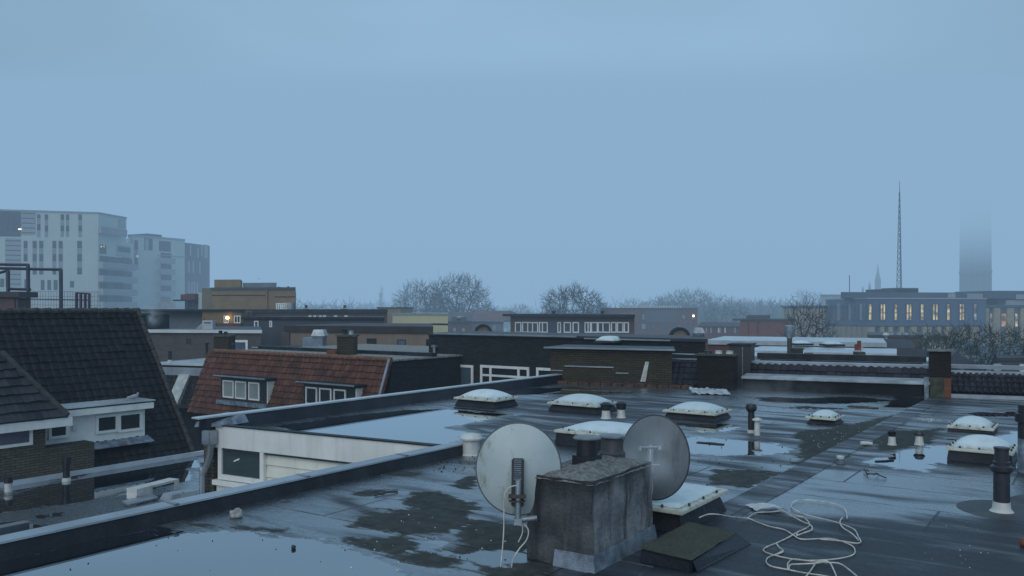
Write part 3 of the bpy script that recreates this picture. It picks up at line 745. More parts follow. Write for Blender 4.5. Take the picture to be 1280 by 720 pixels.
fl('capped_vent_pipe', 'slim white pipe with square black cap, left of the pair before the right puddle', 1115, 556, b_cap(19, 4.5, 4.6))
def b_tri(k, u):
    k.part('pipe', MB().lathe([(6*u, 0), (5*u, .04), (4*u, 12*u)], 0, 0, 20), PVC, smooth=True)
    k.part('cowl', MB().lathe([(4*u, 11*u), (6.8*u, 13*u), (6.8*u, 14*u), (4.2*u, 18*u), (0, 18.5*u)], 0, 0, 20), BLACKP, smooth=True)
fl('hooded_vent_pipe', 'white pipe with flared black hood mirrored in the right puddle', 1149, 556, b_tri)
def b_dark(k, u):
    k.part('pipe', MB().lathe([(5*u, 0), (4.6*u, .03), (4.4*u, 4*u)], 0, 0, 20), PVC, smooth=True)
    k.part('flue', MB().lathe([(3.9*u, 3.5*u), (3.9*u, 26*u), (6.5*u, 29*u), (7*u, 32*u), (5.5*u, 36*u), (0, 37*u)], 0, 0, 22), BLACKP, smooth=True)
fl('black_flue_pipe', 'tall black flue with white collar standing at the mid puddle edge', 939, 541, b_dark)
def b_slim(k, u):
    k.part('pipe', MB().lathe([(3.9*u, 0), (3.6*u, .03), (3.3*u, 18*u)], 0, 0, 20), PVC, smooth=True)
    k.part('cap', MB().lathe([(3*u, 17.5*u), (6.2*u, 18.6*u), (6.2*u, 20*u), (2*u, 22*u), (0, 22.2*u)], 0, 0, 20), PVC, smooth=True)
fl('slim_vent_pipe', 'slim pale vent pipe with flat cap in front of the tall black flue', 946.5, 544, b_slim)
def b_big(k, u):
    [k.part('felt_patch', MB().lathe([(r_, .0), (r_*.985, h_), (0, h_+.001)], x_, y_, 40), plain('felt_patch', (.036, .04, .045), .5, .4, 3, .01)) for r_, h_, x_, y_ in ((.50, .007, .1, -.05), (.42, .005, .75, -.25), (.34, .004, 1.35, -.4))]
    k.part('collar', MB().lathe([(15*u, 0), (13*u, .012), (10.5*u, .04), (9.8*u, 13*u)], 0, 0, 28), PVC, smooth=True)
    k.part('flue', MB().lathe([(9.3*u, 12*u), (9.3*u, 49*u), (12.3*u, 52*u), (12.6*u, 57*u), (9.6*u, 59*u), (9.8*u, 63*u), (8*u, 64*u), (8*u, 78*u), (9*u, 78.5*u), (9*u, 81*u), (0, 81.4*u)], 0, 0, 30), plain('flue_grey', (.030, .032, .044), .38, .2, 6, .001), smooth=True)
fl('near_black_flue', 'large dark flue pipe with white foot at right in the foreground', 1252, 640, b_big)
def b_edge(k, u):
    k.part('pipe', MB().lathe([(10*u, 0), (9.5*u, 45*u)], 0, 0, 24), PALELEAD, smooth=True)
    k.part('flue', MB().lathe([(9.6*u, 32*u), (9.4*u, 62*u), (12.5*u, 63*u), (12.5*u, 73*u), (9*u, 74*u), (9*u, 84*u), (0, 84*u)], 0, 0, 24), BLACKP, smooth=True)
fl('double_black_flue', 'black flue with zinc sleeve cut by the right frame edge', 1283, 590, b_edge)
fl('low_vent_stub', 'short pale pipe stub beside the lap strip', 1050.5, 579, lambda k, u: (k.part('pipe', MB().lathe([(5.4*u, 0), (5.2*u, 6*u)], 0, 0, 18), PALELEAD, smooth=True), k.part('cap', MB().lathe([(4.6*u, 6*u), (4.9*u, 9*u), (0, 9.6*u)], 0, 0, 18), PVC, smooth=True)))

# ------------------------------------------------------------------ loose things on the roof
def pp(px, py, z=0.): return gp(px, py, z)
def rock(name, label, cat, px, py, w, h, mat, seed):
    X, Y = pp(px, py); u = Y/F; bm = bmesh.new(); bmesh.ops.create_icosphere(bm, subdivisions=3, radius=1)
    for v in bm.verts:
        q = 1+.28*mnoise.noise(v.co*1.6+Vector((seed, 0, 0))); v.co = Vector((v.co.x*w*u/2*q, v.co.y*w*u/2.2*q, max(0, (v.co.z+.75)*h*u/1.75*q)))
    m = MB(); m.add([v.co[:] for v in bm.verts], [tuple(l.vert.index for l in f.loops) for f in bm.faces]); bm.free()
    return single(name, m, mat, label, cat, X, Y, .002, rnd.uniform(0, 3), smooth=True)
rock('stone', 'pale fist-sized stone lying in the film of water by the yard kerb', 'stone', 295, 647, 17, 11, plain('pale_stone', (.42, .43, .41), .8, .4, 18, .01), 3)
rock('gravel_lump', 'small dark lump lying in the near left puddle', 'stone', 367, 686, 6, 5, DARKSTEEL, 9)
rock('brick_fragment', 'reddish brick fragment at the right frame edge', 'brick', 1281, 683, 14, 9, TERRA, 5)
X, Y = pp(1083, 557); m = MB(); m.tube([(-.09, 0, .035), (.02, .01, .035), (.09, .0, .03)], .035, 10, .026); single('pipe_offcut', m, PVC, 'white plastic pipe offcut lying on the lap strip', 'pipe', X, Y, 0, R(-10), smooth=True)
m = MB()
for a, b_, r in (((1080, 590), (1084, 595), .011), ((1084, 595), (1108, 599), .009), ((1082, 592), (1086, 591), .006), ((1092, 597), (1098, 594), .006)):
    p, q = pp(*a), pp(*b_); m.tube([(p[0], p[1], .03), ((p[0]+q[0])/2, (p[1]+q[1])/2, .045), (q[0], q[1], .015)], r, 6)
single('fallen_twig', m, BARK, 'dark fallen twig on the wet sheen right of the lap strip', 'twig')
m = MB(); p, q = pp(468, 621), pp(497, 616); m.tube([(p[0], p[1], .015), ((p[0]+q[0])/2, (p[1]+q[1])/2, .03), (q[0], q[1], .012)], .010, 6)
single('fallen_twig', m, BARK, 'straight dark stick on the wet roof left of the pale dish', 'twig')
X, Y = pp(957, 637)
m = MB().grid(lambda u, v: (-.16+.33*u, -.13+.3*v-.05*u, .02+.05*math.sin(u*3.1)*(1-v*.6)+.015*mnoise.noise((u*4, v*4, 0))), 14, 10)
single('plastic_sheet', m, PAPER, 'pale curled plastic sheet under the loop of white cable', 'plastic sheet', X, Y, 0, R(8), smooth=True)
# tangled cable
def cab(pts, z0=.012):
    out = []
    for i, p in enumerate(pts):
        z = p[2] if len(p) > 2 else z0; X, Y = pp(p[0], p[1], z); out.append((X, Y, z))
    return crom(out, 7)
m = MB(); r = .0062
m.tube(cab([(874, 647, .24), (885, 643, .25), (897, 643, .23), (915, 646, .12), (935, 648, .02), (945, 652), (962, 658), (980, 662), (992, 669), (1003, 674), (1035, 673), (1050, 676), (1066, 683), (1068, 692), (1055, 697), (1030, 700), (1000, 700), (972, 695), (955, 689), (958, 684), (970, 679), (985, 672), (997, 665), (1008, 660), (1012, 655), (1005, 647), (998, 645), (985, 641), (975, 638)]), r, 6)
m.tube(cab([(934, 648), (945, 641), (962, 640), (978, 639), (990, 645), (1003, 652), (1013, 656), (1015, 662), (1005, 666), (996, 669), (998, 664)], .022), r, 6)
m.tube(cab([(1059, 648, .03), (1057, 638), (1050, 632), (1035, 628), (1010, 625), (995, 626), (989, 632), (995, 638), (1010, 644), (1035, 650), (1055, 656), (1068, 662), (1073, 671), (1076, 677), (1070, 679), (1050, 676), (1025, 674)], .02), r, 6)
m.tube(cab([(1053, 647, .02), (1050, 652), (1053, 659), (1065, 667), (1073, 675)], .03), r, 6)
m.tube(cab([(978, 689), (970, 693), (960, 697), (958, 703), (965, 708), (985, 712), (1005, 716), (1040, 722), (1060, 735)], .015), r, 6)
m.tube(cab([(985, 712, .02), (985, 704), (992, 699), (1010, 701), (1030, 703), (1048, 704), (1060, 711), (1075, 724), (1085, 735)], .025), r, 6)
m.tube(cab([(986, 712, .02), (988, 706), (1000, 705), (1020, 704), (1035, 702), (1042, 712), (1048, 728)], .035), r, 6)
m.tube(cab([(1035, 701, .03), (1022, 702), (1012, 715), (1000, 730)], .02), .006, 6)
m.tube(cab([(970, 679), (974, 684), (979, 689), (971, 693)], .025), r, 6)
single('tangled_cable', m, CABLE, 'tangled white cable lying in loops on the roof right of the chimney', 'cable', smooth=True)
# grit and crumbs
m = MB()
def crumb(px, py, s0, s1):
    X, Y = pp(px, py); r = rnd.uniform(s0, s1); q = rnd.uniform(0, 6)
    m.hexa([(X+r*math.cos(q+k*1.57), Y+r*math.sin(q+k*1.57), 0) for k in range(4)], [(X+.6*r*math.cos(q+.3+k*1.57), Y+.6*r*math.sin(q+.3+k*1.57), r*rnd.uniform(.6, 1.2)) for k in range(4)])
for _ in range(60): crumb(rnd.uniform(80, 640), rnd.uniform(612, 715), .003, .010)
for _ in range(70): crumb(rnd.uniform(540, 600), rnd.uniform(571, 590), .004, .014)
for _ in range(24): crumb(rnd.uniform(868, 1000), rnd.uniform(548, 590), .005, .013)
single('dark_crumbs', m, BITUMEN, 'dark crumbs of moss and grit scattered over the wet roof', 'grit', kind='stuff')
m = MB()
for _ in range(40): crumb(rnd.uniform(990, 1080), rnd.uniform(530, 560), .004, .010)
for _ in range(36): crumb(rnd.gauss(1163, 7), rnd.gauss(525, 1.3), .006, .016)
for _ in range(30): crumb(rnd.uniform(1150, 1270), rnd.uniform(590, 715), .003, .007)
for _ in range(25): crumb(rnd.uniform(430, 640), rnd.uniform(640, 715), .004, .012)
single('pale_grit', m, PAPER, 'pale grit specks scattered over the right half of the roof', 'grit', kind='stuff')
# mossy beam and planks lying in the far puddle
for a, b_, lab in (((628, 516), (617, 513), ''),):
    pass
def lying(name, label, px0, py0, px1, py1, w, h, mat, cat='plank'):
    a = pp(px0, py0); b_ = pp(px1, py1); L = math.hypot(b_[0]-a[0], b_[1]-a[1]); m = MB()
    n = max(3, int(L/.25))
    for i in range(n):
        j = rnd.uniform(-.02, .02); m.box(L*i/n, L*(i+.96)/n, -w/2+j, w/2+j, 0, h*rnd.uniform(.75, 1.1))
    single(name, m, mat, label, cat, a[0], a[1], .003, math.atan2(b_[1]-a[1], b_[0]-a[0]))
lying('moss_ridge', 'dark strip of moss lying in the puddle before the leftmost roof light', 570, 510, 618, 515, .10, .03, BITUMEN, 'moss strip')
lying('moss_ridge', 'broken dark moss strip in the far streak of water behind the second roof light', 702, 488, 790, 491, .22, .035, BRBRICK, 'moss strip')
lying('moss_ridge', 'dark moss strip floating in the middle puddle right of the grey dish', 872, 553, 905, 556, .10, .015, BITUMEN, 'moss strip')
lying('moss_ridge', 'thin dark moss strip above the middle puddle', 842, 530, 896, 532, .12, .03, BITUMEN, 'moss strip')
lying('moss_ridge', 'brown moss strip before the dark raised wall', 1062, 508, 1096, 511, .20, .03, BRBRICK, 'moss strip')
lying('moss_ridge', 'dark strip in front of the right puddle skylight', 1184, 549, 1213, 551, .03, .012, BITUMEN, 'moss strip')
lying('floating_litter', 'bits of dark litter in the right puddle', 1094, 577, 1117, 576, .035, .015, BITUMEN, 'litter')
# crumpled lead sheet under the black chimney stack
a = pp(866, 493); b_ = pp(914, 495)
m = MB().grid(lambda u, v: (a[0]+(b_[0]-a[0])*u, a[1]+(b_[1]-a[1])*u+.5*v, .03+.10*v+.05*mnoise.noise((u*9, v*5, 0))), 30, 6)
single('crumpled_lead', m, plain('lead_bright', (.42, .47, .50), .4, .35, 7, .008, .2), 'crumpled pale lead sheet at the foot of the black chimney stack', 'lead sheet')

# ------------------------------------------------------------------ lower roof things
def low_at(px, py): return gp(px, py, ZL)
X, Y = low_at(83, 601); u = Y/F; k = T('low_flue_pipe', 'black flue with white collar standing in the lower roof water', 'roof vent', X, Y, ZL, ROT)
k.part('collar', MB().lathe([(5.5*u, 0), (4.8*u, 4*u)], 0, 0, 18), PVC, local=True, smooth=True)
k.part('flue', MB().lathe([(4*u, 3.5*u), (4*u, 19*u), (5*u, 22*u), (5*u, 30*u), (0, 31*u)], 0, 0, 18), BLACKP, local=True, smooth=True)
X, Y = low_at(10.5, 614); u = Y/F; k = T('low_vent_pipe', 'short vent pipe with dark cap at the left frame edge of the lower roof', 'roof vent', X, Y, ZL, ROT)
k.part('pipe', MB().lathe([(4.6*u, 0), (4.4*u, 11*u)], 0, 0, 16), PVC, local=True, smooth=True); k.part('cap', MB().lathe([(5*u, 10.5*u), (5*u, 17*u), (0, 17.5*u)], 0, 0, 16), BLACKP, local=True, smooth=True)
a = low_at(171, 626); b_ = low_at(224, 612); L = math.hypot(b_[0]-a[0], b_[1]-a[1])
m = MB(); m.box(0, L, 0, .3, .20, .25); m.box(0, L*.36, 0, .03, .02, .198); m.box(L*.9, L, 0, .03, .02, .198); m.box(0, .04, .03, .3, .02, .198)
single('white_trough', m, PVC, 'white box trough lying beside the yard kerb on the lower roof', 'trough', a[0], a[1], ZL, math.atan2(b_[1]-a[1], b_[0]-a[0]), local=True)
a = low_at(214, 628); m = MB(); m.frustum(0, .7, 0, .45, 0, .14, .06); single('low_roof_hatch', m, plain('hatch_grey', (.25, .29, .33), .35, .2, 3, .002), 'small pale grey hatch beside the white trough', 'hatch', a[0], a[1], ZL, ROT, local=True)
a = low_at(160, 634); m = MB(); m.slab([(0, 0, .05), (.75, .1, .06), (.8, .4, .09), (.06, .34, .08)], .03); single('pale_board', m, ZINC, 'pale wet board lying in front of the white trough', 'board', a[0], a[1], ZL, ROT, local=True)

# ------------------------------------------------------------------ dark tiled house at left
def ZB(v): return [(x, y, z) for x, y, z in v]
S_R = 14.2; SL = 3.0
hs = T('dark_tiled_house', 'house with large black tiled roof and white fascias at the left', 'house', 0, 0, -8, ROT)
e0, e1 = (21.3, -2.0), (24.2, 2.08)
b = Vector((0, e1[0]-e0[0], e1[1]-e0[1]))
lean = on_t(172, e1[0])
m = tiles((SL, e0[0], e0[1]), (S_R-SL, 0, 0), b, 21, 50, None, .032, .022)
roof = hs.part('roof', m, DKTILE)
# underside so no light leaks through, other slope, gable
m = MB(); m.slab([(SL, e0[0]+.02, e0[1]-.05), (S_R, e0[0]+.02, e0[1]-.05), (S_R, e1[0]+.02, e1[1]-.05), (SL, e1[0]+.02, e1[1]-.05)], .05)
m.slab([(SL, e1[0], e1[1]), (S_R, e1[0], e1[1]), (S_R, 2*e1[0]-e0[0], e0[1]), (SL, 2*e1[0]-e0[0], e0[1])], .05)
hs.part('roof_deck', m, BITUMEN, roof)
m = MB()
for i in range(34):
    a = SL+i*.33
    if a < S_R-.1: m.tube([(a, e1[0], e1[1]+.02), (a+.34, e1[0], e1[1]+.05)], .085, 8)
hs.part('ridge_tile', m, plain('ridge_lichen', (.055, .057, .052), .8, .5, 8, .01), roof, smooth=True)
m = MB(); n = 17
for i in range(n):
    p = Vector((S_R-.03, e0[0], e0[1]))+b*(i/n); q = Vector((S_R-.03, e0[0], e0[1]))+b*((i+1.05)/n)
    m.tube([p+Vector((0, 0, .07)), q+Vector((0, 0, .045))], .075, 8)
hs.part('verge_tile', m, plain('verge_tiles', (.035, .036, .036), .7, .5, 7, .01), roof, smooth=True)
m = MB(); m.poly([(S_R-.08, e0[0]+.1, -8), (S_R-.08, 2*e1[0]-e0[0]-.1, -8), (S_R-.08, 2*e1[0]-e0[0]-.1, e0[1]), (S_R-.08, e1[0], e1[1]-.1), (S_R-.08, e0[0]+.1, e0[1])])
m.box(SL, S_R-.1, e0[0]+.12, e0[0]+.3, -8, e0[1])
hs.part('wall', m, BRBRICK)
# cross wing with hipped slate roof, brick wall and windows
TD = 21.15
def hT(px, py, t): s = on_t(px, t); return s, zat(py, depth(s, t))
sA = on_t(-90, TD); sB = on_t(57, TD); sC = on_t(118, TD); sE = on_t(90, TD-.25)
zb_ = -2.02
m = MB(); m.box(sA, sB, TD, TD+1.2, -8, hT(40, 538, TD)[1]); m.box(sB-.0, sC, TD+.003, TD+.5, -8, hT(90, 556, TD)[1])
hs.part('brick_wall', m, BRBRICK)
zf0, zf1 = hT(45, 537, TD-.28)[1], hT(45, 526, TD-.28)[1]
m = MB(); m.box(sA, sE, TD-.28, TD+.02, zf0, zf1)
hs.part('fascia', m, WHITE)
# hip slope
zt = zf1+1.30; hx = on_t(82, TD-.2)
wA = hx-sA; sl = 1.05
m = tiles((sA, TD-.30, zf1+.01), (wA, 0, 0), (0, 1.5, 1.55), 8, 20, None, .02, .045, True, clip=lambda u, v: u < 1-v*.30)
hs.part('hip_roof', m, SLATE)
m = MB(); m.slab([(sA, TD-.28, zf1-.02), (hx, TD-.28, zf1-.02), (hx-wA*.3, TD+1.22, zf1+1.52), (sA, TD+1.22, zf1+1.52)], .04)
m.slab([(hx, TD-.28, zf1-.02), (hx+.05, TD+2.4, zf1-.02), (hx-wA*.3, TD+1.22, zf1+1.52)], .04); hs.part('hip_deck', m, BITUMEN)
m = MB(); m.tube([(hx, TD-.28, zf1+.05), (hx-wA*.3, TD+1.22, zf1+1.6)], .08, 8); hs.part('hip_ridge', m, plain('hip_ridge', (.03, .031, .034), .7, .3, 6, .01), smooth=True)
# left window in brick
def wallwin(x0, y0, x1, y1, t, name='window', fw=.07, pane=GLASS, bars=()):
    a0, zt1 = hT(x0, y0, t); a1, _ = hT(x1, y1, t); zm1 = hT((x0+x1)/2, y0, t)[1]; zm0 = hT((x0+x1)/2, y1, t)[1]
    m = MB(); m.box(a0, a1, t-.05, t+.02, zm0, zm0+fw); m.box(a0, a1, t-.05, t+.02, zm1-fw, zm1); m.box(a0, a0+fw, t-.05, t+.02, zm0+fw, zm1-fw); m.box(a1-fw, a1, t-.05, t+.02, zm0+fw, zm1-fw)
    for q in bars: m.box(a0+(a1-a0)*q-fw/2, a0+(a1-a0)*q+fw/2, t-.05, t+.02, zm0+fw, zm1-fw)
    o = hs.part(name, m, WHITE); hs.part('pane', MB().box(a0+fw*.5, a1-fw*.5, t-.012, t+.012, zm0+fw*.5, zm1-fw*.5), pane, o); return o
wallwin(-60, 537, 40, 562, TD, pane=glass('curtained_glass', (.11, .11, .15), .2))
# dormer box
TDm = 21.72
s0_, s1_ = on_t(57, TDm), on_t(181, TDm); zt0 = hT(120, 552, TDm)[1]; zt1 = hT(120, 516, TDm)[1]
hs.part('dormer', MB().box(s0_, s1_, TDm, TDm+1.6, zt0-.05, zt1-.0), WHITE)
m = MB(); m.hexa([(on_t(83, TDm-.2), TDm-.25, zt1+.0), (on_t(191, TDm-.2), TDm-.25, zt1), (on_t(191, TDm-.2), TDm+1.5, zt1), (on_t(83, TDm-.2), TDm+1.5, zt1)],
                 [(on_t(83, TDm-.2), TDm-.25, zt1+.16), (on_t(191, TDm-.2), TDm-.25, zt1+.16), (on_t(191, TDm-.2), TDm+1.5, zt1+.2), (on_t(83, TDm-.2), TDm+1.5, zt1+.2)])
df = hs.part('dormer_fascia', m, WHITE)
hs.part('dormer_roof', MB().box(on_t(83, TDm-.2)-.03, on_t(191, TDm-.2)+.03, TDm-.28, TDm+1.4, zt1+.205, zt1+.235), FLATLT, df)
wallwin(60, 526, 85, 548, TDm); wallwin(119, 518, 147, 541, TDm); wallwin(147, 515, 177, 539, TDm)
m = MB(); m.hexa([(s0_, TDm-.30, zt0-.16), (s1_+.1, TDm-.30, zt0-.16), (s1_+.1, TDm+.02, zt0-.06), (s0_, TDm+.02, zt0-.06)], [(s0_, TDm-.30, zt0-.13), (s1_+.1, TDm-.30, zt0-.13), (s1_+.1, TDm+.02, zt0+.0), (s0_, TDm+.02, zt0+.0)])
hs.part('lead_apron', m, PALELEAD)
m = MB(); q = hT(92, 535, TDm); m.box(q[0]-.05, q[0]+.05, TDm-.06, TDm, q[1]-.06, q[1]+.06); hs.part('alarm_box', m, PVC)
# small dove-like bird on the dormer
q = on_t(167, TDm); X, Y = ST(q, TDm)
m = MB()
bm = bmesh.new(); bmesh.ops.create_uvsphere(bm, u_segments=14, v_segments=10, radius=1)
for v in bm.verts:
    x_, y_, z_ = v.co; tp = 1-.45*max(0, -x_); v.co = Vector((x_*.13-(.05 if x_ < -.7 else 0), y_*.06*tp, z_*.065*tp+.10+x_*.02))
m.add([v.co[:] for v in bm.verts], [tuple(l.vert.index for l in f.loops) for f in bm.faces]); bm.free()
m.lathe([(0, -.04), (.028, -.02), (.034, 0), (.026, .025), (0, .035)], .11, 0, 12, .185); m.tube([(.08, 0, .12), (.105, 0, .18)], .03, 8, .024); m.tube([(.14, 0, .183), (.165, 0, .178)], .008, 5, .002)
m.slab([(-.12, -.03, .085), (-.12, .03, .085), (-.22, .04, .06), (-.22, -.04, .06)], .012)
for sg in (-.02, .02): m.tube([(.0, sg, .0), (.0, sg, .06)], .005, 5)
single('pigeon', m, plain('pigeon_grey', (.28, .31, .36), .7, .3, 14, 0), 'pale grey pigeon resting on the white dormer edge', 'bird', X, Y, zt1+.236, R(10), smooth=True, local=True)

# ------------------------------------------------------------------ orange mansard house
SO = 22.0; tA, tB = on_s(270, SO), on_s(490, SO); zr = .30
oh = T('orange_mansard_house', 'house with steep orange tiled mansard roof and two triple-window dormers', 'house', 0, 0, -8, ROT)
dn = 2.55; run = 1.02
o_ = (SO-run, tB-.06, zr-dn); av = (0, tA+.06-tB+.0, 0)
m = tiles((SO-run, tA+.55, zr-dn), (0, tB-tA-.6, 0), (run, 0, dn), 11, 48, None, .04, .045)
rf = oh.part('roof', m, ORTILE)
m = MB(); m.hexa([(SO-run+.03, tB, -8), (SO+9, tB, -8), (SO+9, tA+.4, -8), (SO-run+.03, tA+.4, -8)], [(SO+.04, tB+.02, zr-.04), (SO+9, tB+.02, zr-.04), (SO+9, tA-.02, zr-.04), (SO+.04, tA-.02, zr-.04)])
oh.part('wall', m, DKBRICK)
oh.part('flat_roof', MB().box(SO-.0, SO+9, tB-.05, tA+.02, zr-.03, zr+.03), GRAVEL)
m = MB()
for i in range(32):
    a = tB+(tA-tB)*i/32; m.tube([(SO-.04, a, zr+.03), (SO-.04, a+(tA-tB)/31, zr+.05)], .09, 8)
oh.part('ridge_tile', m, plain('orange_ridge', (.17, .08, .05), .8, .3, 6, .01), rf, smooth=True)
m = MB(); m.slab([(SO-run-.10, tB-.03, zr-dn), (SO-run-.10, tB+.06, zr-dn), (SO-.10, tB+.06, zr+.06), (SO-.10, tB-.03, zr+.06)], .05); oh.part('verge_board', m, COPING)
m = MB(); m.box(SO+2.2, SO+2.5, tB, tA, zr+.03, zr+.17); oh.part('parapet', m, BITUMEN)
# dormers
def odormer(x0, x1, ytop, ybot, xs, pane):
    sD = SO-.80; t0, t1 = on_s(x0, sD), on_s(x1, sD); tm = (t0+t1)/2; Y = depth(sD, tm); zt, zb = zat(ytop, Y), zat(ybot, Y)
    k = oh.part('dormer', MB().box(sD, SO+.05, t1+.06, t0-.06, zb, zt-.10), plain('dormer_black', (.014, .014, .016), .5, .2, 3, .002))
    oh.part('dormer_roof', MB().box(sD-.22, SO+.1, t1-.10, t0+.12, zt-.098, zt-.02), BITUMEN, k)
    oh.part('dormer_edge', MB().box(sD-.25, sD-.222, t1-.10, t0+.12, zt-.06, zt-.005), COPING, k)
    oh.part('lead_apron', MB().box(sD-.16, sD, t1-.05, t0+.05, zb-.17, zb-.004), PALELEAD, k)
    m = MB(); m.slab([(sD-.02, t1+.04, zb+.02), (sD-.02, t1+.04, zt-.14), (SO-.15, t1+.04, zt-.14)], .04); m.slab([(SO-.15, t1+.04, zt-.14), (sD-.02, t1+.04, zt-.14), (sD-.02, t1+.04, zb+.02)], .001); oh.part('cheek', m, WHITE, k)
    for xa, xb in xs:
        ta, tb = on_s(xa, sD), on_s(xb, sD); m = MB(); z0, z1 = zb+.10, zt-.22; fw = .055
        m.box(sD-.05, sD-.002, tb, ta, z0, z0+fw); m.box(sD-.05, sD-.002, tb, ta, z1-fw, z1); m.box(sD-.05, sD-.002, tb, tb+fw, z0+fw, z1-fw); m.box(sD-.05, sD-.002, ta-fw, ta, z0+fw, z1-fw)
        w = oh.part('window', m, WHITE); oh.part('pane', MB().box(sD-.02, sD-.004, tb+.02, ta-.02, z0+.02, z1-.02), pane, w)
odormer(275, 335, 470, 502, [(279.5, 293), (295, 308.5), (311.5, 325)], GLASSC)
odormer(378, 446, 478, 511, [(383, 397), (400, 415), (418, 433)], GLASS)
def stack(name, label, x0, x1, ytop, ybot, d, mat, depth_=.7, cap=True, extra=None, cat='chimney', zb=None, frontal=ROT-math.pi/2, group=None):
    p0, p1 = pt(x0, d), pt(x1, d); k = T(name, label, cat, p0[0], p0[1], zat(ybot, d) if zb is None else zb, 0, group)
    w = p1[0]-p0[0]; zt = zat(ytop, d); z0 = zat(ybot, d) if zb is None else zb
    k.part('shaft', MB().box(0, w, 0, depth_, z0, zt), mat, bevel=.012)
    if cap: k.part('cap', MB().box(-.05, w+.05, -.05, depth_+.05, zt+.002, zt+.08), plain('chimney_cap', (.08, .08, .075), .8, .3, 6, .01) if mat is not DKBRICK else MORTAR)
    if extra: extra(k, w, zt)
    return k
def potx(*fr):
    def f(k, w, zt):
        for q, r, h, mt in fr: k.part('pot', MB().lathe([(r*1.1, zt+.05), (r, zt+.1), (r*.9, zt+h), (r*1.05, zt+h+.02), (0, zt+h+.03)], w*q, .3, 14), mt, smooth=True)
    return f
stack('brick_chimney', 'dark brick chimney on the gravel roof of the orange house', 421, 443, 421, 443.5, depth(SO+1.2, on_s(432, SO+1.2)), MOSSBRICK, .7, True, potx((.35, .1, .28, BLACKP), (.72, .11, .22, ZINC)))
stack('terracotta_stack', 'low terracotta flue block beside the dark brick chimney', 408, 419.5, 438, 446, depth(SO+.5, on_s(413, SO+.5)), ORANGEB, .4, False)
stack('brick_chimney', 'squat dark chimney at left end of the orange roof ridge', 267, 286, 421, 441, 37.5, MOSSBRICK, .9, True, potx((.3, .09, .25, BLACKP), (.65, .09, .2, BLACKP)))
for px, yt, lab in ((258.5, 428, 'thin dark vent pipe left of the squat chimney'), (291.5, 430, 'thin dark vent pipe right of the squat chimney')):
    X, Y = pt(px, 36.8); z = zat(443, Y); k = T('ridge_vent_pipe', lab, 'roof vent', X, Y, z, 0, 'vent pipes by the squat chimney'); k.part('pipe', MB().lathe([(.06, z), (.06, zat(yt+3, Y)), (.09, zat(yt+2.5, Y)), (.09, zat(yt, Y)), (0, zat(yt, Y)+.02)], 0, 0, 12), BLACKP, smooth=True)

# ------------------------------------------------------------------ house left of the orange one
p0, p1 = pt(188, 37.5), pt(264, 36.5)
k = Front('white_trimmed_house', 'dark tiled house with pale flat top and white corner board behind the black roof', 'house', p0, p1)
l0, l1, zc0, zc1 = k.rect(188, 456, 264, 440)
m = tiles((l0, -.75, k.hit(225, 505)[1]), (l1-l0+.5, 0, 0), (0, .8, zc1-k.hit(225, 505)[1]), 9, 14, None, .03, .025); k.part('roof', m, DKTILE)
k.part('wall', MB().box(l0, l1+.5, -.0, 7, -8, zc1-.1), DKBRICK)
k.part('flat_roof', MB().box(l0-.05, l1+.1, -.12, 7, zc1-.02, zc1+.05), FLATLT)
k.part('fascia', MB().box(l0-.05, l1, -.2, -.122, zc1-.45, zc1-.1), COPING)
a = k.hit(229, 455)[0]; b_ = k.hit(242, 455)[0]; c = k.hit(242, 503)[1]
m = MB(); m.hexa([(a-.1, -1.0, c), (b_-.08, -1.0, c), (b_-.08, -.4, c), (a-.1, -.4, c)], [(a, -.28, zc1-.4), (b_, -.28, zc1-.4), (b_, .1, zc1-.4), (a, .1, zc1-.4)]); k.part('corner_board', m, plain('peeling_paint', (.42, .46, .45), .7, .15, 5, .004, streak=.6))
k.part('sill', MB().box(l0, l1, -1.05, -.8, c-.12, c), BLACKP)
X, Y = pt(212.5, 38); z = zc1+.05; q = T('roof_vent_pipe', 'black vent pipe with white base on the pale flat top', 'roof vent', X, Y, z); u = Y/F
q.part('base', MB().lathe([(3*u, z), (2.6*u, z+3*u)], 0, 0, 12), PVC); q.part('flue', MB().lathe([(2.2*u, z+2.5*u), (2.2*u, z+14*u), (0, z+15*u)], 0, 0, 12), BLACKP, smooth=True)

# ------------------------------------------------------------------ mid-distance houses, left
def felt_roof(k, depth_, z, mat=FLATDK, over=.1, th=.12, edge=None, x0=0, x1=None):
    x1 = k.L if x1 is None else x1
    k.part('roof', k.tb(x0-over, x1+over, -over, depth_, z, z+th), mat)
    if edge: k.part('roof_edge', MB().box(x0-over-.03, x1+over+.03, -over-.04, -over-.003, z-.05, z+th+.03), edge)
k = Front('grey_walled_house', 'long low house with plain grey wall and bright roof edge behind the orange roof', 'house', pt(176, 46), pt(326, 45))
z = k.hit(250, 415)[1]; k.part('wall', k.tb(0, k.L, 0, 9, -8, z), GREYBRICK); felt_roof(k, 9, z+.003, FLATDK, .1, .1, plain('bright_edge', (.55, .6, .62), .35, .1, 1, 0))
k.window(287, 425, 310, 440, WHITE, GLASSB, .12)
for a, b_ in ((233, 423.5), (236.5, 423.5), (233, 427), (236.5, 427.5)): k.hole(a, b_, a+2.4, b_+2.4, BLACKP, 'vent_hole')
X, Y = pt(257, 47); m = MB(); z = k.hit(250, 413)[1]
q = T('rooftop_unit', 'pale metal ventilation box on the grey walled house', 'ventilation unit', X-.45, Y, z); q.part('cabinet', MB().box(.25, .85, 0, .5, z, z+.52), FLATLT, bevel=.02); q.part('duct', MB().slab([(-.15, .1, z+.02), (.24, .1, z+.02), (.24, .1, z+.38), (.0, .1, z+.2)], .2), ZINC); q.part('slot', MB().box(.36, .74, -.012, -.002, z+.36, z+.42), DARKSTEEL)
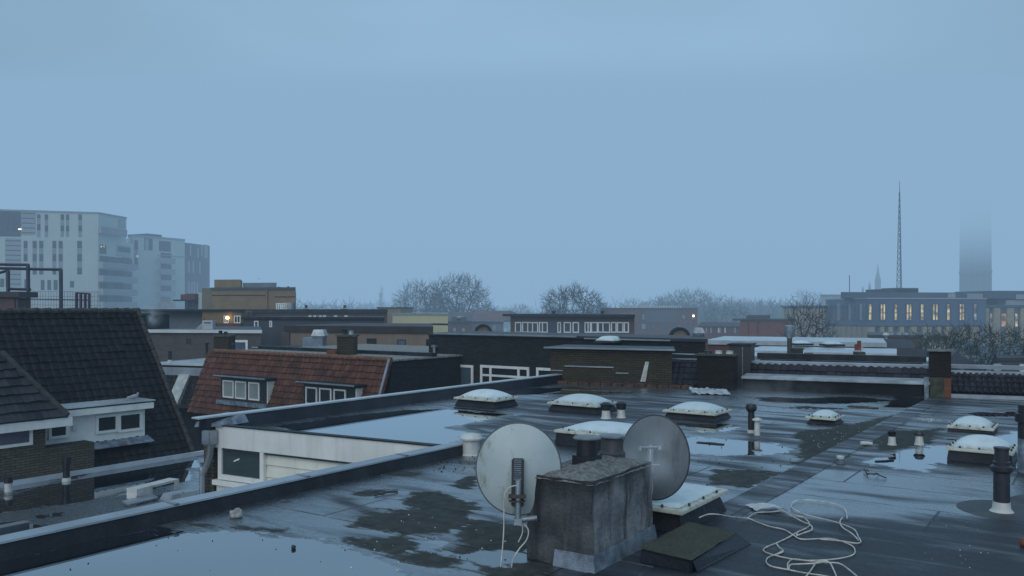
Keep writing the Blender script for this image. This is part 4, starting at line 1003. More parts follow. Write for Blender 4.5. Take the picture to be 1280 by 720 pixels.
k = Front('beige_rendered_building', 'beige rendered flat-roofed building with dark parapet behind the orange roof', 'building', pt(357, 47), pt(541, 44))
z = k.hit(450, 416)[1]; zt = k.hit(450, 407.5)[1]; k.part('wall', k.tb(.0, k.L, 0, 8, -8, z), BEIGE)
k.part('parapet', k.tb(-.06, k.L+.06, -.08, 8, z+.003, zt), plain('dark_parapet', (.028, .022, .024), .6, .3, 2, .003))
k.part('corner_post', MB().box(-.25, .30, -.10, .2, -8, z-.01), GREYBRICK)
for a in ((459, 423, 470.5, 439, BLACKP, BLACKP), (496.5, 424, 507, 440, APTD, plain('blue_blind', (.10, .13, .20), .5, .1, 3, 0)), (441, 422, 445, 437, BLACKP, GLASS), (533, 424, 537, 440, BLACKP, GLASS)): k.window(a[0], a[1], a[2], a[3], a[4], a[5], .05)
k.hole(459.5, 433, 470, 438.5, plain('blue_tarp', (.22, .27, .33), .6, .2, 3, 0), 'blind')
# metal cowl
X, Y = pt(394, 42); z = zat(440, Y); u = Y/F
q = T('metal_roof_cowl', 'blue grey metal exhaust housing with tapered cowl on the beige building', 'ventilation unit', X, Y, z)
BLUEM = plain('blue_metal', (.20, .26, .33), .4, .15, 3, .002, .3)
q.part('housing', MB().box(-14*u, 11*u, -.3, .6, z, zat(422, Y)), BLUEM, bevel=.02); q.part('neck', MB().box(-2*u, 12.2*u, -.33, .5, zat(422, Y)+.003, zat(420, Y)), BLUEM); q.part('cowl', MB().frustum(-3*u, 14*u, -.4, .5, zat(419.8, Y), zat(412, Y), 2.6*u), ZINC)
for px in (482, 489.5):
    X, Y = pt(px, 41); z = zat(440, Y); u = Y/F; q = T('capped_wall_vent', 'dark capped vent %s before the beige wall' % ('left of two' if px < 485 else 'right of two'), 'roof vent', X, Y, z, 0, 'two vents before the beige wall'); q.part('pipe', MB().lathe([(2*u, z), (2*u, z+5*u)], 0, 0, 12), BLACKP); q.part('cap', MB().lathe([(2.8*u, z+5*u), (2.6*u, z+6.5*u), (0, z+7*u)], 0, 0, 12), ZINC, smooth=True)

# dark flat roof edge between beige building and orange roof
k = Front('long_dark_flat_roof', 'low dark flat roof with thin pale edge before the beige building', 'building', pt(318, 41), pt(540, 37))
z = k.hit(430, 436)[1]; k.part('wall', k.tb(0, k.L, 0, 3, -8, z-.4), DKBRICK); k.part('roof', k.tb(-.05, k.L+.05, -.1, 3, z-.397, z-.05), BITUMEN); k.part('roof_edge', MB().box(-.05, k.L+.05, -.14, -.103, z-.06, z), COPING)

# mansard house with the lamp
k = Front('lamp_lit_house', 'dark mansard house with ochre gable and a bare lamp glowing at its window', 'house', pt(160, 66), pt(310, 62))
z = k.hit(230, 389)[1]
l0, l1, _, _ = k.rect(236, 389, 312, 412); zb = k.hit(250, 414)[1]
k.part('wall', k.tb(0, k.L, .5, 9, -8, z), GREYBRICK)
m = MB(); l2 = k.hit(251, 412)[0]; m.slab([(0, -.9, zb-1), (l2, -.9, zb-1), (l2+.3, .4, z), (0, .4, z)], .1); k.part('roof', m, plain('slate_blue', (.05, .06, .078), .55, .2, 1, .01))
m = MB(); l3, l4 = k.hit(263, 391)[0], k.hit(305, 391)[0]; lg = k.hit(276, 405)[0]
m.slab([(l2+.4, -1., zb-1), (lg, -1., zb-1), (l3-.6, -.2, z-.1), (l2+.55, .35, z-.1)], .1); k.part('mansard', m, plain('slate_dark', (.025, .03, .045), .55, .2, 1, .01))
m = MB(); m.box(l3-.5, l4, -.3, .48, k.hit(290, 404)[1], z); k.part('gable', m, OCHRE)
k.part('brick_apron', MB().box(lg-.1, l4, -.36, .45, zb-1, k.hit(290, 404)[1]-.003), REDBRICK)
k.part('roof_top', k.tb(-.1, k.L+.1, -.5, 9, z+.003, z+.15), BITUMEN)
for a in ((280, 394.5, 286, 404), (293, 394.5, 301, 404)): k.window(a[0], a[1], a[2], a[3], WHITE, GLASS, .07, (.5,), (), .05, 'window', -.3)
k.part('wall_lamp', MB().lathe([(0, k.hit(289.8, 399)[1]), (.10, k.hit(289.8, 398.4)[1]), (.14, k.hit(289.8, 397.2)[1]), (.10, k.hit(289.8, 396)[1]), (0, k.hit(289.8, 395.5)[1])], k.hit(289.8, 397)[0], -.5, 12), LAMP)
k = Front('blue_grey_shed', 'blue grey flat-roofed building with two white-framed windows right of the lamp', 'building', pt(304, 58), pt(480, 55))
z = k.hit(380, 399.5)[1]; k.part('wall', k.tb(0, k.L, 0, 6, -8, z), plain('blue_grey_cladding', (.045, .056, .078), .6, .2, .6, 0)); k.part('roof', k.tb(-.1, k.L+.1, -.12, 6, z+.003, z+.18), BITUMEN)
for a in ((318, 401, 323.5, 411), (337, 401, 340.5, 409)): k.window(a[0], a[1], a[2], a[3], WHITE, GLASSB, .08)
for i, px in enumerate((386, 392, 399, 404, 418, 431)):
    X, Y = pt(px, 57); z0 = zat(399.4, Y)+.16; u = Y/F; q = T('roof_box', ('low pale roof box on the blue grey building, %s in its row' % ['first from left', 'second from left', 'third from left', 'fourth from left', 'second from right', 'rightmost'][i]), 'roof vent', X, Y+.5, z0, 0, 'pale boxes on the blue grey roof'); q.part('box', MB().frustum(-2*u, 2*u, -.2, .3, z0, z0+2.2*u, .2*u), ZINC)
k = Front('brown_brick_row', 'long brown brick row with chimneys beyond the blue grey building', 'building', pt(296, 72), pt(484, 69))
z = k.hit(390, 391)[1]; k.part('wall', k.tb(0, k.L, 0, 8, -8, z), brick('row_brown', (.11, .085, .07), (.09, .07, .06), (.09, .08, .075))); k.part('roof', k.tb(-.1, k.L+.1, -.15, 8, z+.003, z+.3), BITUMEN)
for a in (402, 416, 436): k.hole(a, 395, a+3, 399, GLASSB)
for px, w, lab in ((379, 5, 'small dark chimney at left on the brown brick row'), (427, 6, 'dark gabled chimney at right on the brown brick row')):
    stack('row_chimney', lab, px, px+w, 386, 391, 71, DKBRICK, .5, False, potx((.5, .12, .3, BLACKP)), group='chimneys on the brown brick row')

# ochre building
k = Front('ochre_brick_building', 'tall windowless ochre brick building with blue grey roof plant room', 'building', pt(265, 76), pt(369, 74.5))
z = k.hit(310, 362)[1]; k.part('wall', k.tb(0, k.L, 0, 14, -8, z), OCHRE)
k.part('parapet', k.tb(-.1, k.L+.1, -.12, 14, z+.003, z+.2), APTD); k.part('dark_band', MB().box(0, k.hit(333, 370)[0], -.03, 0.01, k.hit(300, 369.6)[1], k.hit(300, 368.6)[1]), DKBRICK)  # thin dark brick band across the wall
k.part('pilaster', MB().box(k.hit(333, 370)[0], k.hit(335, 370)[0], -.15, .0, -8, z-.01), OCHRE)
k.part('dark_band', MB().box(k.hit(343, 370)[0], k.L, -.03, .01, k.hit(350, 371.6)[1], k.hit(350, 370.6)[1]), DKBRICK)
k.part('side_wall', MB().box(k.hit(250, 370)[0], -.003, .3, 14, -8, k.hit(262, 360)[1]), plain('ochre_shaded', (.16, .14, .10), .8, .1, .5, 0))  # side wall's shade put into a darker, greyer ochre
k.part('penthouse', k.tb(k.hit(262, 360)[0], k.hit(295, 360)[0], .8, 5, z+.203, k.hit(280, 349.5, .8)[1]), OCHRE)
k.part('plant_room', k.tb(k.hit(295.4, 360)[0], k.hit(338, 360)[0], 1.2, 5, z+.203, k.hit(310, 353.5, 1.2)[1]), plain('blue_plant', (.13, .17, .20), .5, .1, 1, 0))
for px, h in ((342, 358), (345, 358.5), (354, 357.5)): k.part('flue', MB().tube([(k.hit(px, 360)[0], 1, z+.2), (k.hit(px, 360)[0], 1, k.hit(px, h)[1])], .09, 8), DARKSTEEL)
k.part('aerial', MB().tube([(k.hit(313.5, 360)[0], 1.5, z+1), (k.hit(313.5, 360)[0], 1.5, k.hit(313, 347)[1])], .03, 6), DARKSTEEL)
for a in ((346.5, 379, 353, 390.5), (353.6, 379, 360, 390.5)): k.window(a[0], a[1], a[2], a[3], WHITE, GLASSC, .1, (.5,), (.35, .7), .25, 'cabinet')
k.pbox('side_cabinet', 362, 378, 368, 387, ZINC, -.6, -.05)
# balcony house left of it
k = Front('balcony_house', 'narrow grey house with red brick balcony panel left of the ochre building', 'building', pt(231, 82), pt(262, 81))
z = k.hit(245, 367)[1]; k.part('wall', k.tb(0, k.L, 0, 8, -8, z), APTD); k.pbox('balcony', 232, 368, 250, 376, REDBRICK, -.7, 0); k.pbox('canopy', 226, 374.6, 250, 376.4, BITUMEN, -1.1, -.72); k.pbox('white_pier', 250.5, 366, 257, 389, APTW, -.3, 0)
for a in ((233, 377.5, 236, 388), (240, 377.5, 243, 388)): k.hole(a[0], a[1], a[2], a[3], GLASS)

# steel roof frames in front of the flats
bs = Front('frame_carrying_building', 'low building behind the black roof carrying the steel roof frames', 'building', pt(-160, 46), pt(128, 46))
zf = zat(392, 46); bs.part('wall', MB().box(0, bs.L, -.6, 9, -8, zf-.12), DKBRICK); bs.part('roof', MB().box(-.1, bs.L+.1, -.7, 9, zf-.117, zf), FLATDK)
DUSKM = plain('frame_steel', (.05, .055, .085), .5, .2, 2, 0)
def bar(m, f, a, b_, w=.10, y=0): # bar between two pixels on the front plane
    p, q = f.hit(*a), f.hit(*b_); m.tube([(p[0], y, p[1]), (q[0], y, q[1])], w, 4)
k = Front('steel_roof_frame', 'tall dark steel portal frame standing on a roof at far left', 'steel frame', pt(-160, 46), pt(128, 46), zf)
for a, b_ in (((10, 338), (10.5, 391)), ((35, 331), (35.5, 391)), ((76, 337), (76.5, 391))): m = MB(); bar(m, k, a, b_, .10); k.part('post', m, DUSKM)
for a, b_ in (((-40, 330), (36, 331)), ((-40, 334.5), (76, 337)), ((10, 361), (38, 362)), ((-40, 352), (10, 338))): m = MB(); bar(m, k, a, b_, .08, .02); k.part('beam', m, DUSKM)
k = Front('low_steel_frame', 'low row of four short steel posts right of the tall frame', 'steel frame', pt(-160, 44.5), pt(128, 44.5), zf)
for i, x in enumerate((95.5, 101, 106.5, 111.5)): m = MB(); bar(m, k, (x, 366+i*.3), (x, 391), .075); k.part('post', m, plain('purple_steel', (.06, .045, .08), .5, .2, 2, 0))
m = MB(); bar(m, k, (94.5, 366), (112.5, 367), .04, .02); bar(m, k, (20, 373.5), (111, 375), .025, .03); k.part('beam', m, DUSKM)
k = Front('mesh_railing', 'thin pale wire railing on the roof before the flats', 'railing', pt(-160, 50), pt(128, 50), zf)
m = MB()
for i in range(26): x = 40+i*3.4; bar(m, k, (x, 364), (x, 392), .014)
for y in (364, 370, 375, 381): bar(m, k, (38, y), (126, y+1), .014)
k.part('wires', m, plain('railing_pale', (.30, .32, .38), .5, .1, 2, 0))
k = Front('roof_plant_box', 'reddish brown plant box at the left frame edge by the steel frame', 'ventilation unit', pt(-60, 44), pt(26, 44), zf)
k.pbox('box', -60, 372, 18, 391, plain('red_brown', (.09, .05, .05), .6, .2, 1, 0), 0, 1.5); k.pbox('lid', -60, 364.5, 26, 371.6, plain('dark_lid', (.045, .038, .05), .6, .2, 1, 0), -.2, 1.6); k.pbox('leg', 19.5, 371.8, 22, 391, DUSKM, 0, .1)

# ------------------------------------------------------------------ apartment blocks
A0, A1, A2 = pt(-140, 126), pt(122.5, 134), pt(157.5, 141.5)
k = Front('white_apartment_block', 'long white apartment block with stepped top floors and corner balconies at far left', 'apartment block', A0, A1)
zU = k.hit(60, 265)[1]; zL_ = k.hit(60, 297.5)[1]
a2 = ((A2[0]-A0[0])*k.d[0]+(A2[1]-A0[1])*k.d[1], -(A2[0]-A0[0])*k.d[1]+(A2[1]-A0[1])*k.d[0])
A3 = pt(166, 143); a3 = ((A3[0]-A0[0])*k.d[0]+(A3[1]-A0[1])*k.d[1], -(A3[0]-A0[0])*k.d[1]+(A3[1]-A0[1])*k.d[0])
k.part('lower_wall', MB().prism([(0, 0), (k.L, 0), a3, (a3[0]-4, a3[1]+12), (0, 16)], -8, zL_), APTW)
k.part('upper_wall', MB().prism([(0, .35), (k.L, .35), (a2[0], a2[1]+.35), (a2[0]-4, a2[1]+10), (0, 15)], zL_+.003, zU), APTW)
k.part('parapet', MB().prism([(-.1, .25), (k.L+.05, .25), (a2[0]+.1, a2[1]+.3), (a2[0]-4, a2[1]+10), (0, 15)], zU+.003, zU+.25), APTP)
def q4(x, y): return x/4, 240+y/4
def aw(x0, y0, x1, y1, pane=GLASS, off=0., name='window'): a = q4(x0, y0); b_ = q4(x1, y1); return k.hole(a[0], a[1], b_[0], b_[1], pane, name, off)
GL2 = glass('flat_glass', (.026, .034, .05), .2)
SPAN = plain('spandrel_grey', (.22, .245, .27), .7, .06, .3, .0)
for x0, x1 in ((185, 202), (224, 240), (303, 320), (330, 345), (392, 409)):
    aw(x0, 110, x1, 226, SPAN, .35, 'spandrel')
    for y0, y1 in ((114, 138), (168, 196)) if x0 != 185 else ((114, 130), (160, 190)): o = aw(x0+.5, y0, x1-.5, y1, GL2, .31)
for x0, x1 in ((118, 137), (163, 183), (196, 216), (262, 281), (293, 313), (386, 409)):
    aw(x0, 243, x1, 412 if x0 > 130 else 345, SPAN, 0, 'spandrel')
    for y0, y1 in ((246, 280), (310, 346), (379, 411)):
        if x0 < 130 and y0 > 350: continue
        aw(x0+.5, y0, x1-.5, y1, GL2, -.04)
for x0, x1, y0, y1 in ((204, 222, 440, 490), (237, 255, 440, 490), (268, 288, 440, 490), (350, 370, 445, 477), (0, 20, 433, 475), (122, 137, 437, 480), (-60, -40, 250, 290), (-60, -40, 320, 350)): aw(x0, y0, x1, y1, GL2)
for (x0, x1, y0, y1, off) in ((107, 178, 96, 216, .35), (26, 105, 232, 472, 0)):
    aw(x0, y0, x1, y1, APTP, off, 'louvre_panel'); y = y0+10
    while y < y1-4: aw(x0+2, y, x1-2, y+3.5, GL2, off-.035, 'slat'); y += 24
aw(-260, 86, 104, 219, APTD, .3, 'dark_panel')
for x0 in (-20, 30, 60): aw(x0, 120, x0+14, 190, GL2, .25)
X, Y = pt(24, 112.5)
k.part('stair_lamp', MB().box(*[(lambda h: v)(0) for v in ()]) if False else MB().box(k.hit(22.5, 286)[0], k.hit(26, 286)[0], .18, .26, k.hit(24, 287)[1], k.hit(24, 285.7)[1]), BLINK)
# corner side with balconies (own front for measuring)
sd = Sub(k, A1, A3)
def sw(x0, y0, x1, y1, pane=GL2, off=0., name='window', proud=.05): a = q4(x0, y0); b_ = q4(x1, y1); l0, l1, z0, z1 = sd.rect(a[0], a[1], b_[0], b_[1], off); return sd.part(name, MB().box(l0, l1, off-proud, off+.02, z0, z1), pane)
sw(497, 127, 525, 168, GL2, .35); sw(566, 140, 624, 180, GLASSC, .35); sw(563, 137, 628, 139, APTP, .35); sw(496, 181, 628, 215, APTP, -.5, 'balcony', .3)
sw(498, 264, 530, 308, GL2); sw(580, 268, 652, 322, GLASSC); sw(592, 276, 650, 300, GL2, -.06)
sw(503, 268, 508, 277, LITW, -.06, 'lit_pane'); sw(516, 266, 523, 277, LITW, -.06, 'lit_pane')
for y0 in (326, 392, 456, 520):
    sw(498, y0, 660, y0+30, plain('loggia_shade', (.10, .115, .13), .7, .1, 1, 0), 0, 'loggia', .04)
    for x in (534, 610): sw(x, y0+2, x+36, y0+28, GL2, -.06)
    sw(490, y0+30, 664, y0+60, APTP, -1.1, 'balcony', .9)
B0, B1 = pt(166, 146), pt(231, 156); 
k = Front('white_apartment_block', 'receding white apartment block with a stack of balconies and slate-clad end', 'apartment block', B0, B1)
z = k.hit(190, 297.3)[1]
k.part('wall', k.tb(0, k.L, 0, 14, -8, z), APTW); k.part('parapet', k.tb(-.05, k.L, -.08, 14, z+.003, z+.3), APTP)
k.part('plant_room', MB().box(k.hit(188, 296)[0], k.hit(207, 296)[0], 1, 6, z+.3, z+.8), APTD)
C1 = pt(262, 164); sd = Sub(k, B1, C1)
sd.part('slate_end', MB().box(.003, sd.L, -.02, 12, -8, sd.hit(245, 305)[1]), APTD)
def bw(x0, y0, x1, y1, pane=GL2, off=0., name='window', proud=.05): a = q4(x0, y0); b_ = q4(x1, y1); l0, l1, z0, z1 = k.rect(a[0], a[1], b_[0], b_[1], off); return k.part(name, MB().box(l0, l1, off-proud, off+.02, z0, z1), pane)
bw(672, 240, 689, 386, SPAN, 0, 'spandrel'); bw(673, 330, 688, 384, GL2, -.04); bw(673, 243, 688, 290, GL2, -.04); bw(722, 232, 762, 290, GL2); bw(726, 236, 742, 288, GLASSC, -.05)
bw(795, 246, 853, 296, GL2); bw(683, 316, 690, 326, LITW, -.06, 'lit_pane'); bw(790, 318, 920, 321, APTP, 0, 'ledge', .12)
for i, y0 in enumerate((305, 360, 415, 470, 526)):
    bw(804, y0, 856, y0+26, GL2 if i != 4 else plain('warm_pane', (.30, .16, .09), .5, .2, 1, 0), 0, 'loggia'); bw(790, y0+26, 862, y0+52, APTP if i != 4 else plain('warm_panel', (.34, .22, .17), .7, .1, 1, 0), -1.0, 'balcony', .8)
for x0, y0, y1 in ((940, 345, 405), (962, 345, 405), (985, 280, 330), (995, 350, 410), (940, 450, 510), (955, 450, 510), (968, 450, 510), (982, 455, 510), (948, 265, 320), (1005, 265, 320)):
    a = q4(x0, y0); b_ = q4(x0+6, y1); l0, l1, z0, z1 = sd.rect(a[0], a[1], b_[0], b_[1]); sd.part('slit_window', MB().box(l0, l1, -.08, 0, z0, z1), GLASSC)
a = q4(1020, 264); b_ = q4(1038, 332); l0, l1, z0, z1 = sd.rect(a[0], a[1], b_[0], b_[1]); sd.part('slit_window', MB().box(l0, l1, -.08, 0, z0, z1), APTP)

# ------------------------------------------------------------------ centre: dark brick building and yard-end wall
SD = 26.0; qa = ST(SD, on_s(536, SD)); qb = ST(SD, on_s(836, SD))
k = Front('dark_brick_building', 'dark brick flat-roofed building with white-framed windows behind the roof edge', 'building', qa, qb)
z = k.hit(620, 421)[1]; k.part('wall', k.tb(0, k.L+1.3, 0, 3, -8, z), DKBRICK)
k.part('roof', k.tb(-.05, k.L+1.4, -.06, 3, z+.003, z+.10), FLATDK)
k.part('roof_edge', MB().box(.35, k.hit(722, 420)[0], -.12, -.062, z+.05, z+.11), COPING)
k.part('roof_edge', MB().box(k.hit(732, 425)[0], k.L+.1, -.10, -.062, z-.0, z+.05), COPING)
k.window(570, 456, 592, 490, WHITE, GLASSB, .10); k.window(601, 457.5, 662, 484, WHITE, GLASS, .10, (.215, .79), (.52,)); k.window(671, 460, 700, 484, WHITE, GLASS, .10)
k.part('rain_pipe', MB().tube([(k.hit(545, 432)[0], -.10, k.hit(545, 432)[1]), (k.hit(545, 488)[0], -.10, k.hit(545, 488)[1])], .06, 10), ZINC, smooth=True)
k.part('pipe_head', MB().box(k.hit(543, 432)[0], k.hit(548, 432)[0], -.2, -.02, k.hit(545, 434)[1], k.hit(545, 431)[1]), ZINC)
k.pbox('wall_vent', 550, 453, 558, 456, COPING, -.2, 0); k.pbox('wall_vent', 551, 456.2, 558, 463, BLACKP, -.14, 0)
k.part('side_wall', MB().box(-3.0, -.003, .8, 5, -8, k.hit(520, 447)[1]), DKBRICK)
k.part('left_roof_edge', MB().box(-3.05, -.01, .7, .797, k.hit(520, 447)[1]-.05, k.hit(520, 447)[1]+.05), COPING)
for px in (495, 503.5):
    X, Y = pt(px, 33); z0 = zat(491, Y)
    T('yard_pipe_stub', 'white pipe stub %s by the dark side wall' % ('left of two' if px < 500 else 'right of two'), 'pipe', X, Y, z0-3, 0, 'white pipe stubs').part('pipe', MB().lathe([(.065, z0-3), (.065, z0+.18), (.05, z0+.2)], 0, 0, 12), PVC, smooth=True)
X, Y = pt(762, 29.2); Z = zat(428, Y)
q = T('far_roof_light', 'white domed roof light on the dark brick building', 'skylight', X, Y, Z, ROT); 
q.part('kerb', MB().frustum(-.45, .45, -.4, .4, Z, Z+.07, .03), BITUMEN); q.part('dome', MB().grid(lambda u, v: ((2*u-1)*.42, (2*v-1)*.37, Z+.07+.16*(1-(2*u-1)**4)*(1-(2*v-1)**4)), 14, 14), DOME, smooth=True)
stack('small_roof_flue', 'small dark flue on the dark brick roof right of its roof light', 775, 780, 420, 425.5, 30, BLACKP, .15, False, cat='roof vent')

# brick end wall of the near terrace
p0, p1 = far(688, -.12), far(840, -.12)
k = Front('mossy_brick_roofhouse', 'low mossy brown brick roof house at the far end of the near roof', 'building', p0, p1, 0)
zt = k.hit(760, 437)[1]
k.part('wall', k.tb(0, k.L, 0, 1.5, -.0, zt), MOSSBRICK)
k.part('roof', k.tb(-.12, k.L+.1, -.15, 1.6, zt+.003, zt+.05), FLATDK); k.part('roof_edge', MB().box(-.14, k.L+.12, -.19, -.153, zt+.01, zt+.055), COPING)
k.part('lead_step', MB().box(k.hit(706, 457)[0], k.hit(767, 457)[0], -.03, .0, k.hit(735, 459)[1], k.hit(735, 457.5)[1]), COPING); k.part('lead_step', MB().box(k.hit(770, 465)[0], k.hit(786, 465)[0], -.03, 0, k.hit(778, 467)[1], k.hit(778, 465.8)[1]), COPING); k.part('lead_step', MB().box(k.hit(689, 463)[0], k.hit(704, 463)[0], -.03, 0, k.hit(696, 463.5)[1], k.hit(696, 462.4)[1]), COPING)
m = MB(); a = k.hit(807, 452); b_ = k.hit(803, 477); m.slab([(b_[0]-.05, -.05, b_[1]), (b_[0]+.10, -.05, b_[1]), (a[0]+.10, -.02, a[1]), (a[0]-.0, -.02, a[1])], .03); k.part('white_strip', m, plain('peeled_strip', (.45, .47, .46), .7, .2, 8, .004, streak=.5))
# row of orange cover bricks
cf = Front('cover_bricks', 'row of mossy orange cover bricks along the far roof edge', 'bricks', far(699, -.40), far(868, -.40), 0)
for i in range(12): cf.part('brick', MB().box(cf.L*i/12, cf.L*(i+.9)/12, -.14, .16, 0, .075+rnd.uniform(-.012, .015)), MATS.get('mossy_orange') or plain('mossy_orange', (.075, .042, .028), .9, .5, 5, .012))
# tiled slope right of it
p0, p1 = far(812), far(873)
k = Front('purple_tiled_slope', 'dark purple tiled slope left of the black chimney stack', 'roof', p0, p1, 0)
zt = k.hit(845, 454)[1]; m = tiles((-.3, 0, .05), (k.L+.5, 0, 0), (0, .6, zt-.05), 4, 11, None, .03, .025); k.part('tiles', m, PUTILE); k.part('deck', MB().hexa([(-.3, .08, 0), (k.L+.2, .08, 0), (k.L+.2, 2, 0), (-.3, 2, 0)], [(-.3, .58, zt-.05), (k.L+.2, .58, zt-.05), (k.L+.2, 2, zt-.05), (-.3, 2, zt-.05)]), DKBRICK)
for j, (yy, a, b_) in enumerate(((449.5, 818, 866), (444.5, 820, 860))): k.part('roof_edge', MB().box(k.hit(a, yy)[0], k.hit(b_, yy)[0], .5+j*.5, .7+j*.5, k.hit(840, yy+1)[1], k.hit(840, yy)[1]), COPING)
# black chimney stack
c0 = far(871, -.3); c1 = far(918, -.3)
k = Front('black_chimney_stack', 'broad black brick chimney stack with mossy top at the far roof edge', 'chimney', c0, c1, 0)
zt = k.hit(895, 445)[1]; k.part('shaft', MB().box(0, k.L, 0, .55, 0, zt), brick('soot_brick', (.016, .015, .012), (.024, .022, .018), (.012, .012, .011)), bevel=.015)
k.part('cap', MB().box(-.04, k.L+.04, -.04, .6, zt+.002, zt+.05), MOSS)
for a in (883, 896, 910): k.part('pot', MB().lathe([(.10, zt+.05), (.09, zt+.12), (.11, zt+.13), (0, zt+.14)], k.hit(a, 445)[0], .28, 12), PVC if a != 883 else BLACKP)
# grey sheet housing behind
c0 = far(911, 1.2); c1 = far(938, 1.2)
k = Front('sheet_metal_housing', 'tall dark grey sheet-metal housing right of the black chimney stack', 'ventilation unit', c0, c1, 0)
zt = k.hit(924, 432)[1]; k.part('cabinet', MB().box(0, k.L, 0, .9, -.4, zt), plain('sheet_grey', (.030, .033, .036), .5, .15, 2, .001), bevel=.01); k.part('lid', MB().box(-.04, k.L+.04, -.05, .95, zt+.002, zt+.05), BITUMEN); k.part('seam', MB().box(k.L*.62, k.L*.66, -.012, -.001, -.3, zt-.03), PALELEAD)
# metal vent stack on masonry post
X, Y = pt(873, 30); u = Y/F; Z = zat(446, Y)
q = T('metal_cowl_vent', 'blue metal cowl vent on a white pipe left of the black chimney stack', 'roof vent', X, Y, Z)
q.part('pipe', MB().lathe([(6*u, Z-1), (5.4*u, zat(423, Y))], -.0, 0, 20), plain('pale_pipe', (.36, .40, .44), .5, .2, 3, .002), smooth=True); q.part('bowl', MB().lathe([(5*u, zat(423, Y)), (7.6*u, zat(418, Y)), (7.6*u, zat(416.5, Y))], 0, 0, 20), BLUEM, smooth=True); q.part('cowl', MB().frustum(-6.6*u, 6.6*u, -6.6*u, 6.6*u, zat(416.3, Y), zat(409.5, Y), 2.2*u), ZINC)
stack('beige_post', 'short beige masonry post beside the blue cowl vent', 879.5, 885, 424, 446, 30.4, BEIGE, .5, False, cat='chimney')

# dark raised wall
k = Front('dark_raised_wall', 'long low black upstand wall with pale coping across the far roof', 'wall', far(928, -.05), far(1163, -.05), 0)
zt = k.hit(1050, 473.5)[1]
k.part('wall', MB().box(0, k.L, 0, .9, 0, zt-.08), plain('black_felt', (.009, .010, .012), .7, .4, 2, .006, 0, .2)); k.part('coping', k.tb(-.02, k.L+.0, -.10, 1., zt-.077, zt+.0), plain('coping_grey', (.34, .39, .43), .35, .3, 2, .004, .2), bevel=.015)
m = tiles((-.0, 1.05, zt-.35), (k.L, 0, 0), (0, .5, .62), 3, 22, None, .03, .025); k.part('tile_strip', m, PUTILE); k.part('strip_deck', k.tb(0, k.L, 1.6, 4, 0, zt+.22), DKBRICK)
k.part('upper_coping', k.tb(-.1, k.L+.1, 1.5, 1.9, zt+.225, zt+.31), COPING)
k.part('rear_coping', k.tb(-.1, k.L+.1, 3.8, 4.1, zt+.24, zt+.42), BITUMEN)
# brick chimney, right
c0 = far(1162, -.15); c1 = far(1189, -.15)
k = Front('tall_brick_chimney', 'dark brick chimney with mossy and orange foot, right in front of the bare bush', 'chimney', c0, c1, 0)
zt = k.hit(1176, 439.5)[1]; zm = k.hit(1176, 472)[1]
k.part('shaft', MB().box(0, k.L, 0, .5, zm+.002, zt), brick('soot_brown', (.028, .022, .021), (.020, .017, .017), (.016, .015, .015)), bevel=.012); k.part('cap', MB().box(-.05, k.L+.06, -.06, .56, zt+.002, zt+.035), MORTAR)
k.part('foot', MB().box(0, k.L*.68, .0, .5, 0, zm), plain('mossy_foot', (.06, .065, .04), .9, .5, 5, .02)); k.part('orange_foot', MB().box(k.L*.682, k.L, -.003, .5, 0, zm), ORANGEB)
k.part('post', MB().box(-.12, -.02, -.08, .02, 0, zm), PALELEAD)
# purple tiled mansard right
k = Front('purple_mansard_roof', 'purple-black ribbed tile roof slope at the right edge behind the near roof', 'roof', far(1190, .1), far(1325, .1), 0)
zt = k.hit(1235, 469)[1]; m = tiles((0, 0, .12), (k.L, 0, 0), (0, .6, zt-.12), 4, 17, None, .05, .02); k.part('tiles', m, PUTILE); k.part('deck', MB().hexa([(0, .08, 0), (k.L, .08, 0), (k.L, 2.5, 0), (0, 2.5, 0)], [(0, .58, zt-.06), (k.L, .58, zt-.06), (k.L, 2.5, zt-.06), (0, 2.5, zt-.06)]), DKBRICK)
k.part('ridge', MB().box(-.1, k.L+.1, .55, .75, zt-.02, zt+.05), COPING); k.part('rear_ridge', k.tb(-.1, k.L+.1, 2.3, 2.5, zt+.0, zt+.10), COPING); k.part('gutter', MB().box(-.1, k.L+.1, -.20, -.05, .0, .09), COPING)
q = pt(1201, 27.5); Z = zat(466, 27.5); T('ridge_vent', 'small capped white vent right of the tall brick chimney', 'roof vent', q[0], q[1], Z-.3).part('pipe', MB().lathe([(.09, Z-.3), (.08, zat(461.5, 27.5)), (.12, zat(461, 27.5)), (.12, zat(459.6, 27.5)), (0, zat(458.8, 27.5))], 0, 0, 14), ZINC, smooth=True)
# octagonal dish
q = pt(1247, 30); Z = zat(459, 30); k = T('octagonal_dish', 'pale octagonal flat antenna on the ridge at right', 'antenna', q[0], q[1], Z, R(-12))
m = MB(); r_ = 7*30/F; m.add([(r_*math.cos(i*math.pi/3), y_, r_*.72*math.sin(i*math.pi/3)) for y_ in (0, .04) for i in range(6)], [tuple(range(6)), tuple(range(11, 5, -1))]+[(i, i+6, (i+1) % 6+6, (i+1) % 6) for i in range(6)]); k.part('plate', m, plain('antenna_grey', (.34, .39, .43), .5, .1, 3, 0), local=True); k.part('pole', MB().tube([(0, .08, -.6), (0, .08, 0)], .025, 8), ZINC, local=True)
# steam

